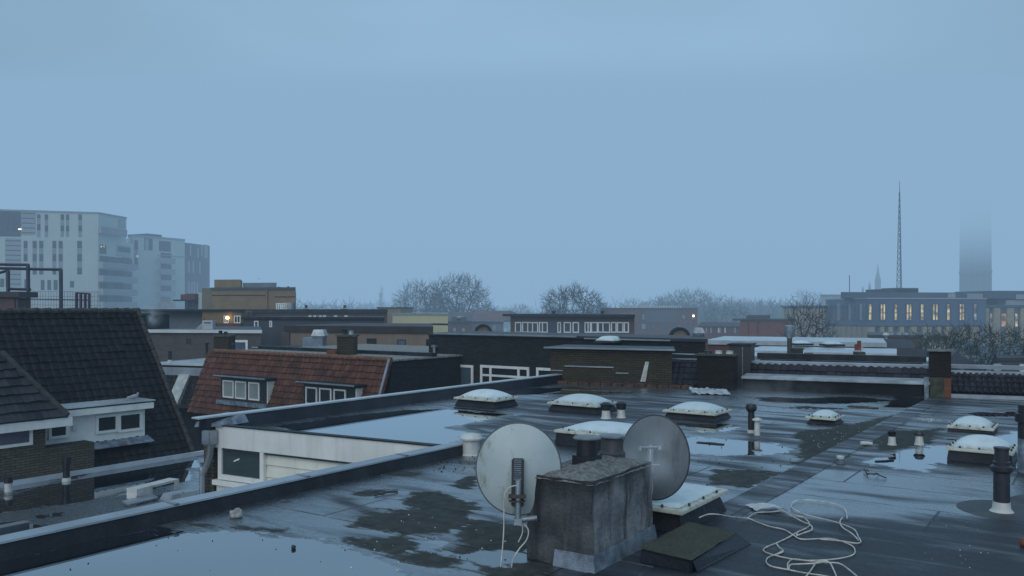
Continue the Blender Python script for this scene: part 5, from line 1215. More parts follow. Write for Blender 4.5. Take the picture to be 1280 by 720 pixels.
# ------------------------------------------------------------------ right middle distance
def slabhouse(name, label, x0, d0, x1, d1, ytop, deep, wall, roof, edge=None, ybox=None, cat='building', over=.1, zb=-8.):
    k = Front(name, label, cat, pt(x0, d0), pt(x1, d1), zb); z = k.hit((x0+x1)/2, ytop)[1]
    k.part('wall', k.tb(0, k.L, 0, deep, -8, z-.2), wall); k.part('roof', k.tb(-over, k.L+over, -over, deep, z-.197, z), roof)
    if edge: k.part('roof_edge', MB().box(-over, k.L+over, -over-.06, -over-.003, z-.22, z+.04), edge)
    return k
slabhouse('pale_edged_flat_roof', 'flat roof with bright wet edge behind the dark raised wall, nearest of three', 900, 33, 1180, 29, 449, 3.2, DKBRICK, FLATLT, COPING)
slabhouse('pale_edged_flat_roof', 'flat roof with wide pale surface and small slots, middle of three', 928, 41, 1118, 38, 441, 6, WHITE, FLATLT, plain('pale_fascia', (.45, .5, .54), .4, .2, 1, 0))
slabhouse('pale_edged_flat_roof', 'long flat roof with pale edge left of the office, farthest of three', 880, 52, 1106, 48, 427.5, 9, REDBRICK, FLATLT, plain('pale_fascia_far', (.36, .42, .46), .4, .2, 1, 0))
k = slabhouse('white_gable_house', 'white-walled flat house with narrow dark windows before the dark gables', 1066, 40, 1116, 39, 442.5, 5, WHITE, FLATLT, WHITE)
for a in (1091, 1096, 1101, 1106.5): k.hole(a, 447, a+2.6, 455, GLASSB)
def cowl(px, d, ytop, ymid, ybot, w, wp, lab, mat=ZINC, pm=None):
    X, Y = pt(px, d); u = Y/F; Z = zat(ybot, Y); q = T('cowl_vent_pipe', lab, 'roof vent', X, Y, Z, 0, 'cowled vent pipes beyond the raised wall')
    q.part('pipe', MB().lathe([(wp*u, Z), (wp*u, zat(ymid, Y))], 0, 0, 14), pm or plain('dark_purple_pipe', (.05, .035, .04), .5, .2, 3, 0), smooth=True); q.part('cowl', MB().lathe([(wp*1.1*u, zat(ymid+1, Y)), (w*.7*u, zat(ymid-1, Y)), (w*u, zat(ymid-4, Y)), (w*u, zat(ytop+1, Y)), (w*.8*u, zat(ytop, Y)), (0, zat(ytop-.5, Y))], 0, 0, 16), mat, smooth=True)
cowl(987, 35, 406.5, 422, 445, 6, 3, 'tall dark pipe with broad zinc cowl above the pale roofs')
def cap_pipe(px, d, ytop, ybot, lab, w=4):
    X, Y = pt(px, d); u = Y/F; Z = zat(ybot, Y); q = T('white_capped_pipe', lab, 'roof vent', X, Y, Z, 0, 'white capped pipes before the office')
    q.part('pipe', MB().lathe([(w*.45*u, Z), (w*.45*u, zat(ytop+3, Y))], 0, 0, 12), ZINC, smooth=True); q.part('cap', MB().lathe([(w*u, zat(ytop+3.5, Y)), (w*.8*u, zat(ytop+1, Y)), (0, zat(ytop, Y))], 0, 0, 14), PVC, smooth=True)
cap_pipe(1107.5, 62, 415.5, 425, 'stout white capped pipe left of two before the office'); cap_pipe(1155, 60, 419.5, 448, 'tall white capped pipe right of two before the office', 2.8)
stack('brick_chimney', 'stepped dark brick chimney behind the raised wall', 993, 1004, 437, 452, 33, MOSSBRICK, .5, False, lambda k, w, zt: (k.part('shoulder', MB().box(-.16, w+.12, -.06, .6, zat(457, 33), zat(450, 33)), MOSSBRICK), k.part('cap', MB().box(-.04, w+.04, -.04, .54, zt+.002, zt+.06), MOSS)), zb=zat(457, 33))
stack('clay_pot_stack', 'slim dark chimney pot right of the stepped chimney', 1009, 1014, 444, 458, 31, MOSSBRICK, .15, True)
stack('low_brick_stack', 'low dark brick stack on the near pale roof left of the tall chimney', 1135, 1150, 454, 464, 29.5, MOSSBRICK, .5, True, potx((.25, .07, .12, PVC), (.7, .07, .1, PVC)))
stack('red_pot_cluster', 'reddish weathered chimney before the white-walled house', 1072, 1082, 440, 455, 36, BRBRICK, .5, False, potx((.2, .08, .3, TERRA), (.55, .09, .45, TERRA), (.85, .07, .25, PVC)))
for px, w, d, yy, lab in ((1001, 11, 45, 428.5, 'white roof dome left of two on the farthest pale roof'), (1040, 11, 45, 429.5, 'white roof dome right of two on the farthest pale roof'), (1126, 7.5, 34, 457, 'tall white tapered roof light before the dark gables'), (1002, 16, 36, 444, 'flat white roof dome behind the stepped chimney')):
    X, Y = pt(px, d); Z = zat(yy+1, Y); u = Y/F; q = T('distant_roof_light', lab, 'skylight', X, Y, Z, 0, 'roof lights beyond the raised wall')
    hh = 3.3*u if w != 7.5 else 9*u
    q.part('dome', MB().grid(lambda a, b_: ((2*a-1)*w*u, (2*b_-1)*.5, Z+.03+hh*(1-abs(2*a-1)**2.6)*(1-(2*b_-1)**4)), 12, 8) if w != 7.5 else MB().frustum(-w*u, w*u, -.2, .5, Z, Z+hh, 2.4*u), DOME, smooth=w != 7.5)
    q.part('kerb', MB().box(-w*u*1.05, w*u*1.05, -.53, .53, Z-.08, Z-.003+.03 if w != 7.5 else Z-.003), BITUMEN)
# brown brick block with dark gables before the office
k = slabhouse('brown_brick_block', 'plain brown brick block with white roof clutter below the office windows', 1085, 72, 1184, 70, 419, 9, brick('brown_far', (.13, .10, .075), (.11, .085, .065), (.11, .09, .08)), FLATDK, None)
for px in (1112, 1122, 1130, 1140, 1150): 
    X, Y = pt(px, 72); Z = zat(419, 72); u = Y/F
    T('roof_unit', 'small pale roof unit on the brown brick block, %s' % {1112: 'leftmost', 1122: 'second from left', 1130: 'middle', 1140: 'second from right', 1150: 'rightmost'}[px], 'ventilation unit', X, Y, Z, 0, 'roof units on the brown brick block').part('cabinet', MB().frustum(-3*u, 3*u, -.3, .4, Z, Z+rnd.uniform(2, 4)*u, .3*u), rnd.choice((PVC, ZINC, ZINC)))
k = Front('striped_wall_annex', 'small annex with white striped wall below the office', 'building', pt(1161, 66), pt(1184, 66)); z = k.hit(1170, 428)[1]; k.part('wall', k.tb(0, k.L, 0, 3, -8, z), plain('annex_grey', (.12, .13, .13), .7, .1, 1, 0))
for i in range(7): k.pbox('stripe', 1162+i*3, 428.5, 1163.3+i*3, 441, PVC, -.05, 0)
def gable(name, label, x0, x1, d, yr, ye, deep, mat, xr=None):
    k = Front(name, label, 'house', pt(x0, d), pt(x1, d-1)); ze = k.hit((x0+x1)/2, ye)[1]; zr = k.hit((x0+x1)/2, yr)[1]
    k.part('wall', MB().box(.1, k.L-.1, .1, deep, -8, ze), GREYBRICK); h = deep/2
    m = MB(); m.slab([(-.1, -.3, ze-.1), (k.L+.1, -.3, ze-.1), (k.L*.88, h, zr), (k.L*.12, h, zr)], .1); m.slab([(k.L+.1, deep, ze-.1), (-.1, deep, ze-.1), (k.L*.12, h, zr), (k.L*.88, h, zr)], .1)
    m.slab([(k.L+.1, -.3, ze-.1), (k.L+.1, deep, ze-.1), (k.L*.88, h, zr)], .1); m.slab([(-.1, deep, ze-.1), (-.1, -.3, ze-.1), (k.L*.12, h, zr)], .1)
    k.part('roof', m, mat); return k
gable('dark_hipped_house', 'dark slate hipped roof before the brown brick block', 1092, 1146, 52, 426, 441, 6, plain('slate_hip', (.035, .036, .042), .6, .25, 2, .01))
gable('dark_hipped_house', 'lower dark slate roof behind the white tapered roof light', 1108, 1152, 47, 437, 462, 4, plain('slate_low', (.022, .022, .027), .6, .25, 2, .01))
gable('small_dark_gable', 'small dark gable left of the tall brick chimney', 1146, 1172, 50, 441, 458, 5, plain('slate_small', (.05, .05, .06), .6, .2, 2, 0))
k = slabhouse('right_edge_shed', 'low grey shed with white door post under the bare bush at right', 1248, 50, 1300, 50, 447, 4, plain('shed_grey', (.07, .075, .085), .7, .2, 2, 0), FLATDK, None); k.pbox('door_post', 1274, 455, 1280, 466, PVC, -.06, 0)
X, Y = pt(1275.5, 54); Z = zat(447, Y); q = T('outdoor_lamp', 'small glowing lamp above the grey shed at the right edge', 'lamp', X, Y, Z-1); q.part('post', MB().tube([(0, 0, Z-1), (0, 0, Z)], .03, 8), DARKSTEEL); q.part('shade', MB().lathe([(.16, Z+.06), (.05, Z+.16)], 0, 0, 12), DARKSTEEL); q.part('bulb', MB().lathe([(0, Z), (.08, Z+.02), (.08, Z+.05)], 0, 0, 10), BLINK)

# ------------------------------------------------------------------ centre distance
k = Front('window_band_house', 'long flat-roofed brick house with a band of white windows in the centre', 'building', pt(638, 74), pt(793, 67))
z = k.hit(715, 396)[1]; k.part('wall', k.tb(0, k.L, 0, 9, -8, z), brick('row_pinkish', (.15, .095, .08), (.12, .08, .07), (.12, .1, .09))); k.part('roof', k.tb(-.5, k.L+.3, -.5, 9, z+.003, z+.22), BITUMEN)
k.pbox('sill_band', 638, 416.2, 790, 418, plain('pink_sill', (.2, .16, .14), .7, .1, 1, 0), -.12, 0)
k.pbox('cladding', 644, 401.5, 787, 416, plain('blue_band', (.06, .075, .10), .5, .1, 1, 0), -.02, 0)
for x0, x1, bars, p in ((644, 652, (), GLASSB), (653, 673, (.35, .65), GLASSC), (697, 701.5, (), GLASSC), (705, 714, (), GLASSC), (716, 724, (), GLASS), (731, 739, (.55,), GLASSB), (739, 747.5, (), GLASS), (747.5, 763, (.42,), GLASS), (764, 771, (), GLASSB), (771.5, 779.5, (), GLASS), (780, 786.5, (), GLASSB), (674, 685, (.4,), GLASS)): k.window(x0, 402.5, x1, 416, WHITE, p, .10, bars)
for px, lab in ((692, 'bird-like dark roof vent left on the window band house'), (753, 'dark roof vent right on the window band house')):
    X, Y = pt(px, 71); Z = z+.22; T('dark_roof_vent', lab, 'roof vent', X, Y, Z, 0, 'vents on the window band house').part('cowl', MB().lathe([(.12, Z), (.12, Z+.15), (.22, Z+.2), (.1, Z+.34), (0, Z+.36)], 0, 0, 10), BLACKP)
for px, d, yt, w, lab in ((604, 60, 406.5, 10, 'arched brick dormer left of centre on the far edge of the dark brick roof'), (850, 58, 412, 11.5, 'arched brick dormer before the red brick block')):
    X, Y = pt(px, d); u = Y/F; Z = zat(yt+9.5, Y); q = T('arched_dormer', lab, 'dormer', X, Y, Z, 0, 'arched brick dormers')
    pts = [(w*u*.86*math.cos(a), w*u*.86*math.sin(a)) for a in [math.pi*i/14 for i in range(15)]]
    m = MB(); vs = [(x, 0, Z-.6+z_+.0) for x, z_ in pts]+[(x, 1.5, Z-.6+z_) for x, z_ in pts]
    m.add([(x, y_, z_+.6) for x, y_, z_ in vs], [tuple(range(15)), tuple(range(29, 14, -1))]+[(i, i+15, i+16, i+1) for i in range(14)]); q.part('brickwork', m, brick('arch_brick', (.30, .22, .17), (.26, .19, .15), (.2, .17, .15)))
    m = MB(); m.tube([(x*1.12, -.1, Z+z_*1.12) for x, z_ in pts], .09, 6); m.tube([(x*1.1, .5, Z+z_*1.1) for x, z_ in pts], .09, 6); q.part('hood', m, BITUMEN)
    q.part('base', MB().box(-w*u*1.05, w*u*1.05, -.05, 1.5, Z-6, Z-.01), DKBRICK)
k = Front('yellow_walled_building', 'pale yellow windowless wall block in the centre left', 'building', pt(491, 96), pt(560, 94)); z = k.hit(525, 393.5)[1]; k.part('wall', k.tb(0, k.L, 0, 8, -8, z), YELLOW); k.part('roof', k.tb(-.1, k.L+.1, -.12, 8, z+.003, z+.2), ZINC)
k = Front('ochre_low_block', 'small ochre brick block with raised stair head left of the yellow wall', 'building', pt(440, 98), pt(491, 97)); z = k.hit(470, 393)[1]; k.part('wall', k.tb(0, k.L-.05, 0, 8, -8, z), OCHRE); k.part('stair_head', MB().box(k.hit(470, 390)[0], k.hit(499, 390)[0], .5, 5, z+.003, k.hit(485, 385.5)[1]), OCHRE); k.part('roof', MB().box(k.hit(469, 390)[0], k.hit(500, 390)[0], .4, 5.1, k.hit(485, 385.5)[1]+.003, k.hit(485, 385)[1]+.1), BITUMEN)
k = Front('roof_pergola', 'dark roof terrace pergola before the yellow wall', 'pergola', pt(410, 56), pt(538, 52), zat(414, 54))
z0 = zat(414, 54); m = MB(); a = k.hit(515, 404); b_ = k.hit(537, 405); m.box(a[0], b_[0], -.05, .05, b_[1]-.12, b_[1]); m.box(a[0], b_[0], 2, 2.1, b_[1]-.12, b_[1]); k.part('beam', m, DARKSTEEL)
for px in (535, 522): l = k.hit(px, 405)[0]; k.part('post', MB().box(l-.07, l+.07, -.04, .06, z0-.3, b_[1]-.124), DARKSTEEL)
k.part('screen', MB().box(k.hit(430, 405)[0], k.hit(523, 405)[0], .3, .5, z0-.3, k.hit(480, 404.5)[1]), plain('screen_dark', (.030, .034, .048), .6, .2, 1, 0))
k.part('terrace', MB().box(k.hit(410, 405)[0], k.L+.2, -.3, 2.5, z0-6, z0-.303), DKBRICK)
# far gabled houses
k = Front('far_tiled_house', 'far misty house with broad brown tiled hip roof beyond the yellow wall', 'house', pt(572, 122), pt(628, 118)); ze = k.hit(600, 401)[1]; zr = k.hit(600, 388.5)[1]
k.part('wall', k.tb(0, k.L, .3, 9, -8, ze), plain('far_wall_blue', (.13, .14, .17), .8, .1, .4, 0)); m = MB(); m.slab([(-.2, 0, ze), (k.L+.3, 0, ze), (k.L*.82, 4.5, zr), (k.L*.05, 4.5, zr)], .15); m.slab([(k.L+.3, 0, ze), (k.L+.3, 9, ze), (k.L*.82, 4.5, zr)], .15); k.part('roof', m, plain('far_roof', (.12, .075, .07), .8, .15, .4, 0)); k.part('gutter', k.tb(-.2, k.L+.3, -.12, 0, ze-.1, ze+.02), ZINC)
for px in (585, 596, 606, 616): k.hole(px, 406, px+4, 413, GLASSC, 'window', .3)
k = Front('far_dormered_house', 'far misty brick house with round-topped dormers right of the yellow wall', 'house', pt(558, 112), pt(590, 112)); ze = k.hit(575, 401)[1]; zr = k.hit(575, 390)[1]
k.part('wall', k.tb(0, k.L, .3, 8, -8, ze), REDBRICK); m = MB(); m.slab([(-.2, 0, ze), (k.L, 0, ze), (k.L, 4, zr), (-.2, 4, zr)], .15); k.part('roof', m, plain('far_roof_grey', (.09, .085, .095), .8, .15, .4, 0))
for px in (566, 577): k.pbox('dormer', px-1, 396, px+5, 403, BRBRICK, -.3, 1.2); k.hole(px+.5, 410, px+4, 415, GLASSC, 'window', .3)
k.part('dormer_arch', MB().lathe([(.7, k.hit(574, 397)[1]), (.5, k.hit(574, 395.5)[1]), (0, k.hit(574, 395)[1])], k.hit(575, 397)[0], .4, 12), ZINC)
# red brick block
k = Front('red_brick_block', 'misty red brick block with two orange lit windows right of centre', 'building', pt(752, 128), pt(872, 132))
z = k.hit(810, 386)[1]; k.part('wall', k.tb(0, k.L, 0, 12, -8, z), brick('far_red', (.20, .085, .075), (.16, .07, .065), (.17, .11, .1))); k.part('roof', k.tb(-.1, k.L+.1, -.12, 12, z+.003, z+.15), APTD)
for x0, y0, x1, y1, p in ((776, 391, 782, 396, LITO), (788, 391, 794, 396, LITO), (802, 392, 806, 400, GLASSC), (801, 404, 807.5, 412, GLASSC), (814, 404, 820, 412, GLASSB), (827, 404, 833, 412, GLASSB), (852, 393, 857, 399, GLASSC), (840, 404, 846, 412, GLASSB), (858, 404, 862, 412, GLASSB), (864.5, 392, 869, 400, LITO)): k.window(x0, y0, x1, y1, APTD, p, .1)
k.pbox('grey_panel', 806, 388, 846, 403, plain('grey_panel', (.10, .10, .12), .7, .1, .5, 0), -.04, 0)
m = MB()
for i in range(26): a = k.hit(775+i*3, 386)[0]; m.box(a, a+.22, -.1, -.04, z+.15, z+.15+rnd.uniform(.2, .42))
l0, l1 = k.hit(775, 386)[0], k.hit(852, 386)[0]; m.box(l0, l1, -.1, -.05, z+.42, z+.48); k.part('roof_railing', m, PVC)
X, Y = pt(866.8, 126); q = T('street_lamp_glow', 'small bright lamp at the right corner of the red brick block', 'lamp', X, Y, -8); Z = zat(395, Y); q.part('pole', MB().tube([(0, 0, -8), (0, 0, Z)], .06, 8), DARKSTEEL); q.part('lamp_head', MB().lathe([(0, Z-.2), (.16, Z-.1), (.16, Z+.1), (0, Z+.2)], 0, 0, 10), BLINK)
k = Front('red_brick_annex', 'low red brick annex left of the office beyond the pale roofs', 'building', pt(925, 92), pt(994, 90)); z = k.hit(960, 401)[1]; k.part('wall', k.tb(0, k.L, 0, 8, -8, z), brick('annex_red', (.24, .09, .075), (.2, .08, .07), (.2, .12, .1))); k.part('roof', k.tb(-.8, k.L+.1, -.12, 8, z+.003, z+.2), DARKSTEEL); k.part('upper_box', MB().box(.6, k.L*.5, 1, 6, z+.2, z+.6), APTD)
for px in (935, 947): k.pbox('pilaster', px, 402, px+.8, 418, DKBRICK, -.05, 0)
for i, px in enumerate((884, 890, 897, 904)): pass
k = Front('far_low_houses', 'misty low row of small houses with bright windows left of the red brick annex', 'house', pt(873, 112), pt(926, 110)); ze = k.hit(900, 408)[1]; zr = k.hit(900, 403)[1]; k.part('wall', k.tb(0, k.L, .2, 6, -8, ze), REDBRICK); m = MB(); m.slab([(-.1, 0, ze), (k.L, 0, ze), (k.L, 3, zr), (-.1, 3, zr)], .1); k.part('roof', m, FARTILE)
for px in (882, 888, 897.5, 899, 905.5, 918): k.hole(px, 409.5, px+1.8, 416, GLASSC if px not in (897.5, 905.5) else PVC, 'window', .2)

# ------------------------------------------------------------------ office
def q3(x, y): return 860+x/3.047, 200+y/3.047
OL = q3(525, 0)[0]; OM = q3(685, 0)[0]; OR_ = q3(1135, 0)[0]
k = Front('blue_office_building', 'office with dark blue upper storey and a row of tall warm lit windows', 'office building', pt(OM, 104), pt(OR_, 108))
zt = k.hit(1150, 374)[1]; zbx = k.hit(1150, 407)[1]
O2 = pt(OL, 122); ol = ((O2[0]-k.p0[0])*k.d[0]+(O2[1]-k.p0[1])*k.d[1], -(O2[0]-k.p0[0])*k.d[1]+(O2[1]-k.p0[1])*k.d[0])
k.part('upper_storey', MB().prism([(0, 0), (k.L, 0), (k.L, 16), (ol[0]+4, ol[1]+4), ol], zbx, zt), OFFB)
k.part('lower_wall', MB().prism([(.4, .5), (k.L, .5), (k.L, 15), (ol[0]+4, ol[1]+3.5), (ol[0]+.3, ol[1]+.3)], -8, zbx-.003), GLASSB)
k.part('roof_edge', MB().prism([(-.1, -.1), (k.L+.1, -.1), (k.L+.1, 16), (ol[0]+4, ol[1]+4), (ol[0]-.1, ol[1])], zt+.003, zt+.18), APTP)
for i, (x0, x1) in enumerate(((683, 700), (728, 752), (781, 798), (827, 852), (881, 898), (927, 952), (981, 998), (1029, 1053), (1083, 1100))):
    a = q3(x0, 546); b_ = q3(x1, 613)
    k.window(a[0]+.5, a[1], b_[0]+.5, b_[1], OFFD, LITW if i < 8 else lit('half_lit', (.75, .85, .95), .3), .13, (.5,) if x1-x0 > 20 else (), (.45,), .08)
for x0, x1 in ((690, 713), (735, 750) , (766, 783), (808, 825), (850, 874), (897, 930), (952, 968), (985, 1010), (1040, 1062), (1085, 1110)): a = q3(x0, 634); b_ = q3(x1, 690); k.pbox('stone_pier', a[0], a[1]+.3, b_[0], b_[1], STONE, .1, .5)
sd = Sub(k, O2, k.p0)
for i in range(11):
    a = q3(528+i*14.2, 548); b_ = q3(536+i*14.2, 610); l0, l1, z0, z1 = sd.rect(a[0], a[1], b_[0], b_[1]); sd.part('louvre_window', MB().box(l0, l1, -.06, .02, z0, z1), GLASSB if i % 3 else GLASSC)
for i in range(8):
    a = q3(527+i*20, 632); b_ = q3(540+i*20, 700); l0, l1, z0, z1 = sd.rect(a[0], a[1], b_[0], b_[1]); sd.part('stone_pier', MB().box(l0, l1, -.05, .4, z0, z1-.1), STONE)
# roof storey
l0 = k.hit(1058, 366)[0]; k.part('penthouse', k.tb(k.hit(1051, 366, 5)[0], k.L+14, 5, 9, zt+.18, k.hit(1150, 365.5, 5)[1]), OFFD)
for a, b_, c in ((1100, 1148, 361.8), (1120, 1148, 360)): k.part('plant_box', MB().box(k.hit(a, 365, 6)[0], k.hit(b_, 365, 6)[0], 6, 9, k.hit(1150, 365.5, 6)[1], k.hit(1150, c, 6)[1]), APTD)
for a, b_ in ((1185, 1194), (1209, 1228)): k.part('pale_panel', MB().box(k.hit(a, 370, 4.9)[0], k.hit(b_, 370, 4.9)[0], 4.85, 4.98, k.hit(1190, 374, 4.9)[1], k.hit(1190, 366.8, 4.9)[1]), APTP)
k.part('flagpole', MB().tube([(k.hit(1063, 365, 5)[0], 5.2, zt), (k.hit(1063, 365, 5)[0], 5.2, k.hit(1063, 344, 5)[1])], .05, 6), DARKSTEEL)
k = Front('stone_office_wing', 'beige stone office wing with tall dark slots and a few lit windows at right', 'office building', pt(OR_+.3, 110), pt(1330, 113)); zt = k.hit(1260, 384)[1]
k.part('wall', k.tb(0, k.L, .3, 12, -8, zt), GLASSB); k.part('roof', k.tb(-.1, k.L, -.1, 12, zt+.003, zt+.3), OFFD)
for x0, x1 in ((1135, 1146), (1163, 1190), (1215, 1242), (1268, 1290), (1310, 1330), (1350, 1380)): a = q3(x0, 562); b_ = q3(x1, 700); k.pbox('stone_pier', a[0]+.4, a[1]+.4, b_[0], b_[1], STONE, 0, .5)
for x0, x1, p in ((1147, 1162, lit('dim_lit', (.8, .8, .75), .28)), (1191, 1213, lit('amber_lit', (1., .55, .3), .4)), (1243, 1258, LITW)): a = q3(x0, 582); b_ = q3(x1, 637); k.window(a[0], a[1], b_[0], b_[1], OFFD, p, .12, (), (.5,), .02, 'window', .28)
k.part('penthouse', MB().box(k.hit(1248, 370, 4)[0], k.L, 4, 12, zt+.3, k.hit(1270, 363.5, 4)[1]), OFFD); k.part('plant_panel', MB().box(k.hit(1258, 370, 3.5)[0], k.L, 3.5, 3.95, zt+.3, k.hit(1270, 375, 3.5)[1]), APTP); k.part('plant_panel', MB().box(k.hit(1269, 370, 3.4)[0], k.L, 3.2, 3.45, k.hit(1270, 374, 3.4)[1], k.hit(1270, 368, 3.4)[1]), APTP)
k = Front('striped_stone_wing', 'lower office wing with narrow beige stone stripes left of the blue storey', 'office building', pt(q3(355, 0)[0], 128), pt(OL-.2, 120)); zt = k.hit(1000, 384)[1]
k.part('wall', k.tb(0, k.L, .3, 10, -8, zt), OFFD); k.part('roof', k.tb(-.1, k.L+.1, -.1, 10, zt+.003, zt+.25), OFFD)
for i in range(14): a = 978.5+i*3.85; k.pbox('stone_pier', a, 385.5, a+1.9, 430, STONE, 0, .4)
k = Front('pale_roof_block', 'pale flat block on the skyline behind the striped stone wing', 'building', pt(1026, 150), pt(1056, 150)); k.part('wall', k.tb(0, k.L, 0, 6, -8, k.hit(1040, 369)[1]), APTP); k.part('roof', k.tb(-.2, k.L+.4, -.2, 6, k.hit(1040, 369)[1]+.003, k.hit(1040, 368.4)[1]+.1), APTW)

# ------------------------------------------------------------------ skyline: mast, spires, tower
X, Y = pt(1124.5, 138); zb = -8; zt = zat(226, Y); k = T('lattice_mast', 'thin lattice radio mast rising into the fog behind the office', 'mast', X, Y, zb)
H_ = zt-zb; legs = []
for i in range(3):
    q = 2*math.pi*i/3+.4; m = MB(); w0, w1 = .8, .08
    m.tube([(w0*math.cos(q), w0*math.sin(q), zb), (w1*math.cos(q), w1*math.sin(q), zat(240, Y))], .06, 5, .035); k.part('leg', m, DARKSTEEL)
m = MB(); nb = 30; zq = zat(240, Y)
for j in range(nb):
    f0, f1 = j/nb, (j+1)/nb; r0, r1 = .8+(.08-.8)*f0, .8+(.08-.8)*f1
    for i in range(3):
        a, b_ = 2*math.pi*i/3+.4, 2*math.pi*(i+1)/3+.4
        m.tube([(r0*math.cos(a), r0*math.sin(a), zb+(zq-zb)*f0), (r1*math.cos(b_), r1*math.sin(b_), zb+(zq-zb)*f1)], .045, 4); m.tube([(r0*math.cos(a), r0*math.sin(a), zb+(zq-zb)*f0), (r0*math.cos(b_), r0*math.sin(b_), zb+(zq-zb)*f0)], .04, 4)
k.part('bracing', m, DARKSTEEL); k.part('antenna', MB().tube([(0, 0, zq), (0, 0, zt)], .06, 6, .03), DARKSTEEL)
def spire(px, d, ytip, ysh, ybase, w, lab):
    X, Y = pt(px, d); u = Y/F; k = T('church_spire', lab, 'church spire', X, Y, -8, R(20), 'church spires on the skyline')
    k.part('tower', MB().box(-w*.5*u, w*.5*u, -w*.5*u, w*.5*u, -8, zat(ysh, Y)), TOWERST); k.part('spire', MB().lathe([(w*.62*u, zat(ysh, Y)), (w*.32*u, zat(ysh+(ytip-ysh)*.45, Y)), (.05, zat(ytip, Y))], 0, 0, 8), TOWERST)
spire(1097.3, 240, 329, 349, 362, 5, 'tall church spire left of the mast'); spire(1087, 240, 352, 358, 362, 2.4, 'short pinnacle next to the tall spire'); spire(1078.5, 240, 357.5, 361, 362, 1.8, 'smallest pinnacle, farthest left of the spires')
X, Y = pt(1219, 205); u = math.hypot(X, Y)/F*.875; k = T('high_rise_tower', 'square dark tower at right vanishing upward into the fog', 'tower', X, Y, -8, -math.atan2(X, Y)+R(2))
k.part('shaft', MB().hexa([(-17.8*u, -17*u, -8), (17.8*u, -17*u, -8), (17.8*u, 17*u, -8), (-17.8*u, 17*u, -8)], [(-15.6*u, -15*u, 52), (15.6*u, -15*u, 52), (15.6*u, 15*u, 52), (-15.6*u, 15*u, 52)]), TOWERST)
for i in range(5):
    a = (-15+i*6.6)*u; k.part('pilaster', MB().hexa([(a, -17.8*u, -8), (a+1.8*u, -17.8*u, -8), (a+1.8*u, -16*u, -8), (a, -16*u, -8)], [(a*.9, -15.7*u, 50), (a*.9+1.6*u, -15.7*u, 50), (a*.9+1.6*u, -14.5*u, 50), (a*.9, -14.5*u, 50)]), MATS.get('tower_pilaster') or plain('tower_pilaster', (.075, .08, .09), .9, .1, .1, 0))
k.part('ledge', MB().box(-17.6*u, 17.6*u, -17.6*u, 17.6*u, zat(342, Y), zat(339, Y)), TOWERST)

# ------------------------------------------------------------------ bare trees
def tree_mesh(seed, H, N=500, wide=.42, low=.30, zc=.62, twig=3, fine=.0016, cone=0.):
    g = np.random.default_rng(seed); trunk, crown = MB(), MB(); tg = []
    while len(tg) < N:
        d = g.normal(size=3); d /= np.linalg.norm(d); r = g.random()**.30; p = d*r
        z = zc+p[2]*(1-zc) if p[2] > 0 else zc+p[2]*(zc-low)
        w = wide*(1-cone*max(0, (z-low)/(1-low)))*(1+.16*mnoise.noise((d[0]*2, d[1]*2, d[2]*2+seed)))
        tg.append((p[0]*w, p[1]*w, z*(1+.05*mnoise.noise((d[0]*3, d[1]*3, seed)))))
    tg = np.array(tg)*H
    base = np.array((0, 0, low*H*.62)); rb = H*.028
    trunk.tube([(0, 0, 0), (.004*H, 0, base[2]*.5), tuple(base)], rb*1.3, 7, rb, False)
    def grow(p, t, dr):
        n = len(t); c = t.mean(0); rad = max(fine*H, rb*(n/N)**.52)
        if n <= 2:
            for q in t:
                dq = q-p; lq = max(1e-6, np.linalg.norm(dq)); mid = p+dq*.5+dr*lq*.08+g.normal(size=3)*.004*H; crown.tube([tuple(p), tuple(mid), tuple(q)], rad, 3, fine*H*.55, False)
                for _ in range(twig):
                    o = mid+(q-mid)*g.random(); ou = q-base; ou /= np.linalg.norm(ou)
                    e = o+(dq/lq*.6+ou*.7+g.normal(size=3)*.38)*H*(.02+.035*g.random()); crown.tube([tuple(o), tuple(e)], fine*H*.7, 3, fine*H*.35, False)
            return
        f = .24+.20*g.random() if n > N*.1 else .36+.12*g.random(); L_ = np.linalg.norm(c-p); e = p+(c-p)*f+dr*L_*.12+g.normal(size=3)*L_*.025
        mid = (p+e)/2+dr*np.linalg.norm(e-p)*.05+g.normal(size=3)*np.linalg.norm(e-p)*.035
        crown.tube([tuple(p), tuple(mid), tuple(e)], rad, 5 if n > 40 else 3, max(fine*H, rad*.84), False)
        x = t-e; x = x/np.maximum(1e-6, np.linalg.norm(x, axis=1))[:, None]; x = x-x.mean(0); u_, s_, vt = np.linalg.svd(x, full_matrices=False); ax = vt[0]+g.normal(size=3)*.2; pr = x@ax; cut = np.quantile(pr, .34+.32*g.random()); mk = pr <= cut
        if mk.all() or not mk.any(): mk = np.arange(n) < n//2
        nd = (e-mid)/max(1e-6, np.linalg.norm(e-mid))
        grow(e, t[mk], nd); grow(e, t[~mk], nd)
    grow(base, tg, np.array((0, 0, 1.)))
    return trunk, crown
def tree(name, label, px, d, ytop, seed, N=500, wide=.42, mt=TWIG, group='bare trees on the skyline', ground=-8., **kw):
    X, Y = pt(px, d); H = (zat(ytop, Y)-ground); tr, cr = tree_mesh(seed, H, N, wide, **kw)
    k = T(name, label, 'tree', X, Y, ground, 0, group); k.part('trunk', tr, BARK, local=True); k.part('crown', cr, mt, local=True); return k
tree('bare_tree', 'bare misty tree left of the pair beyond the yellow wall', 524, 148, 351, 11, 1400, .34, fine=.0020)
tree('bare_tree', 'tallest bare misty tree, right of the pair beyond the yellow wall', 573, 142, 342, 12, 1700, .38, fine=.0020)
tree('bare_tree', 'dense round-crowned bare tree behind the window band house', 716, 126, 357, 13, 1600, .40, low=.42, zc=.66, fine=.0023)
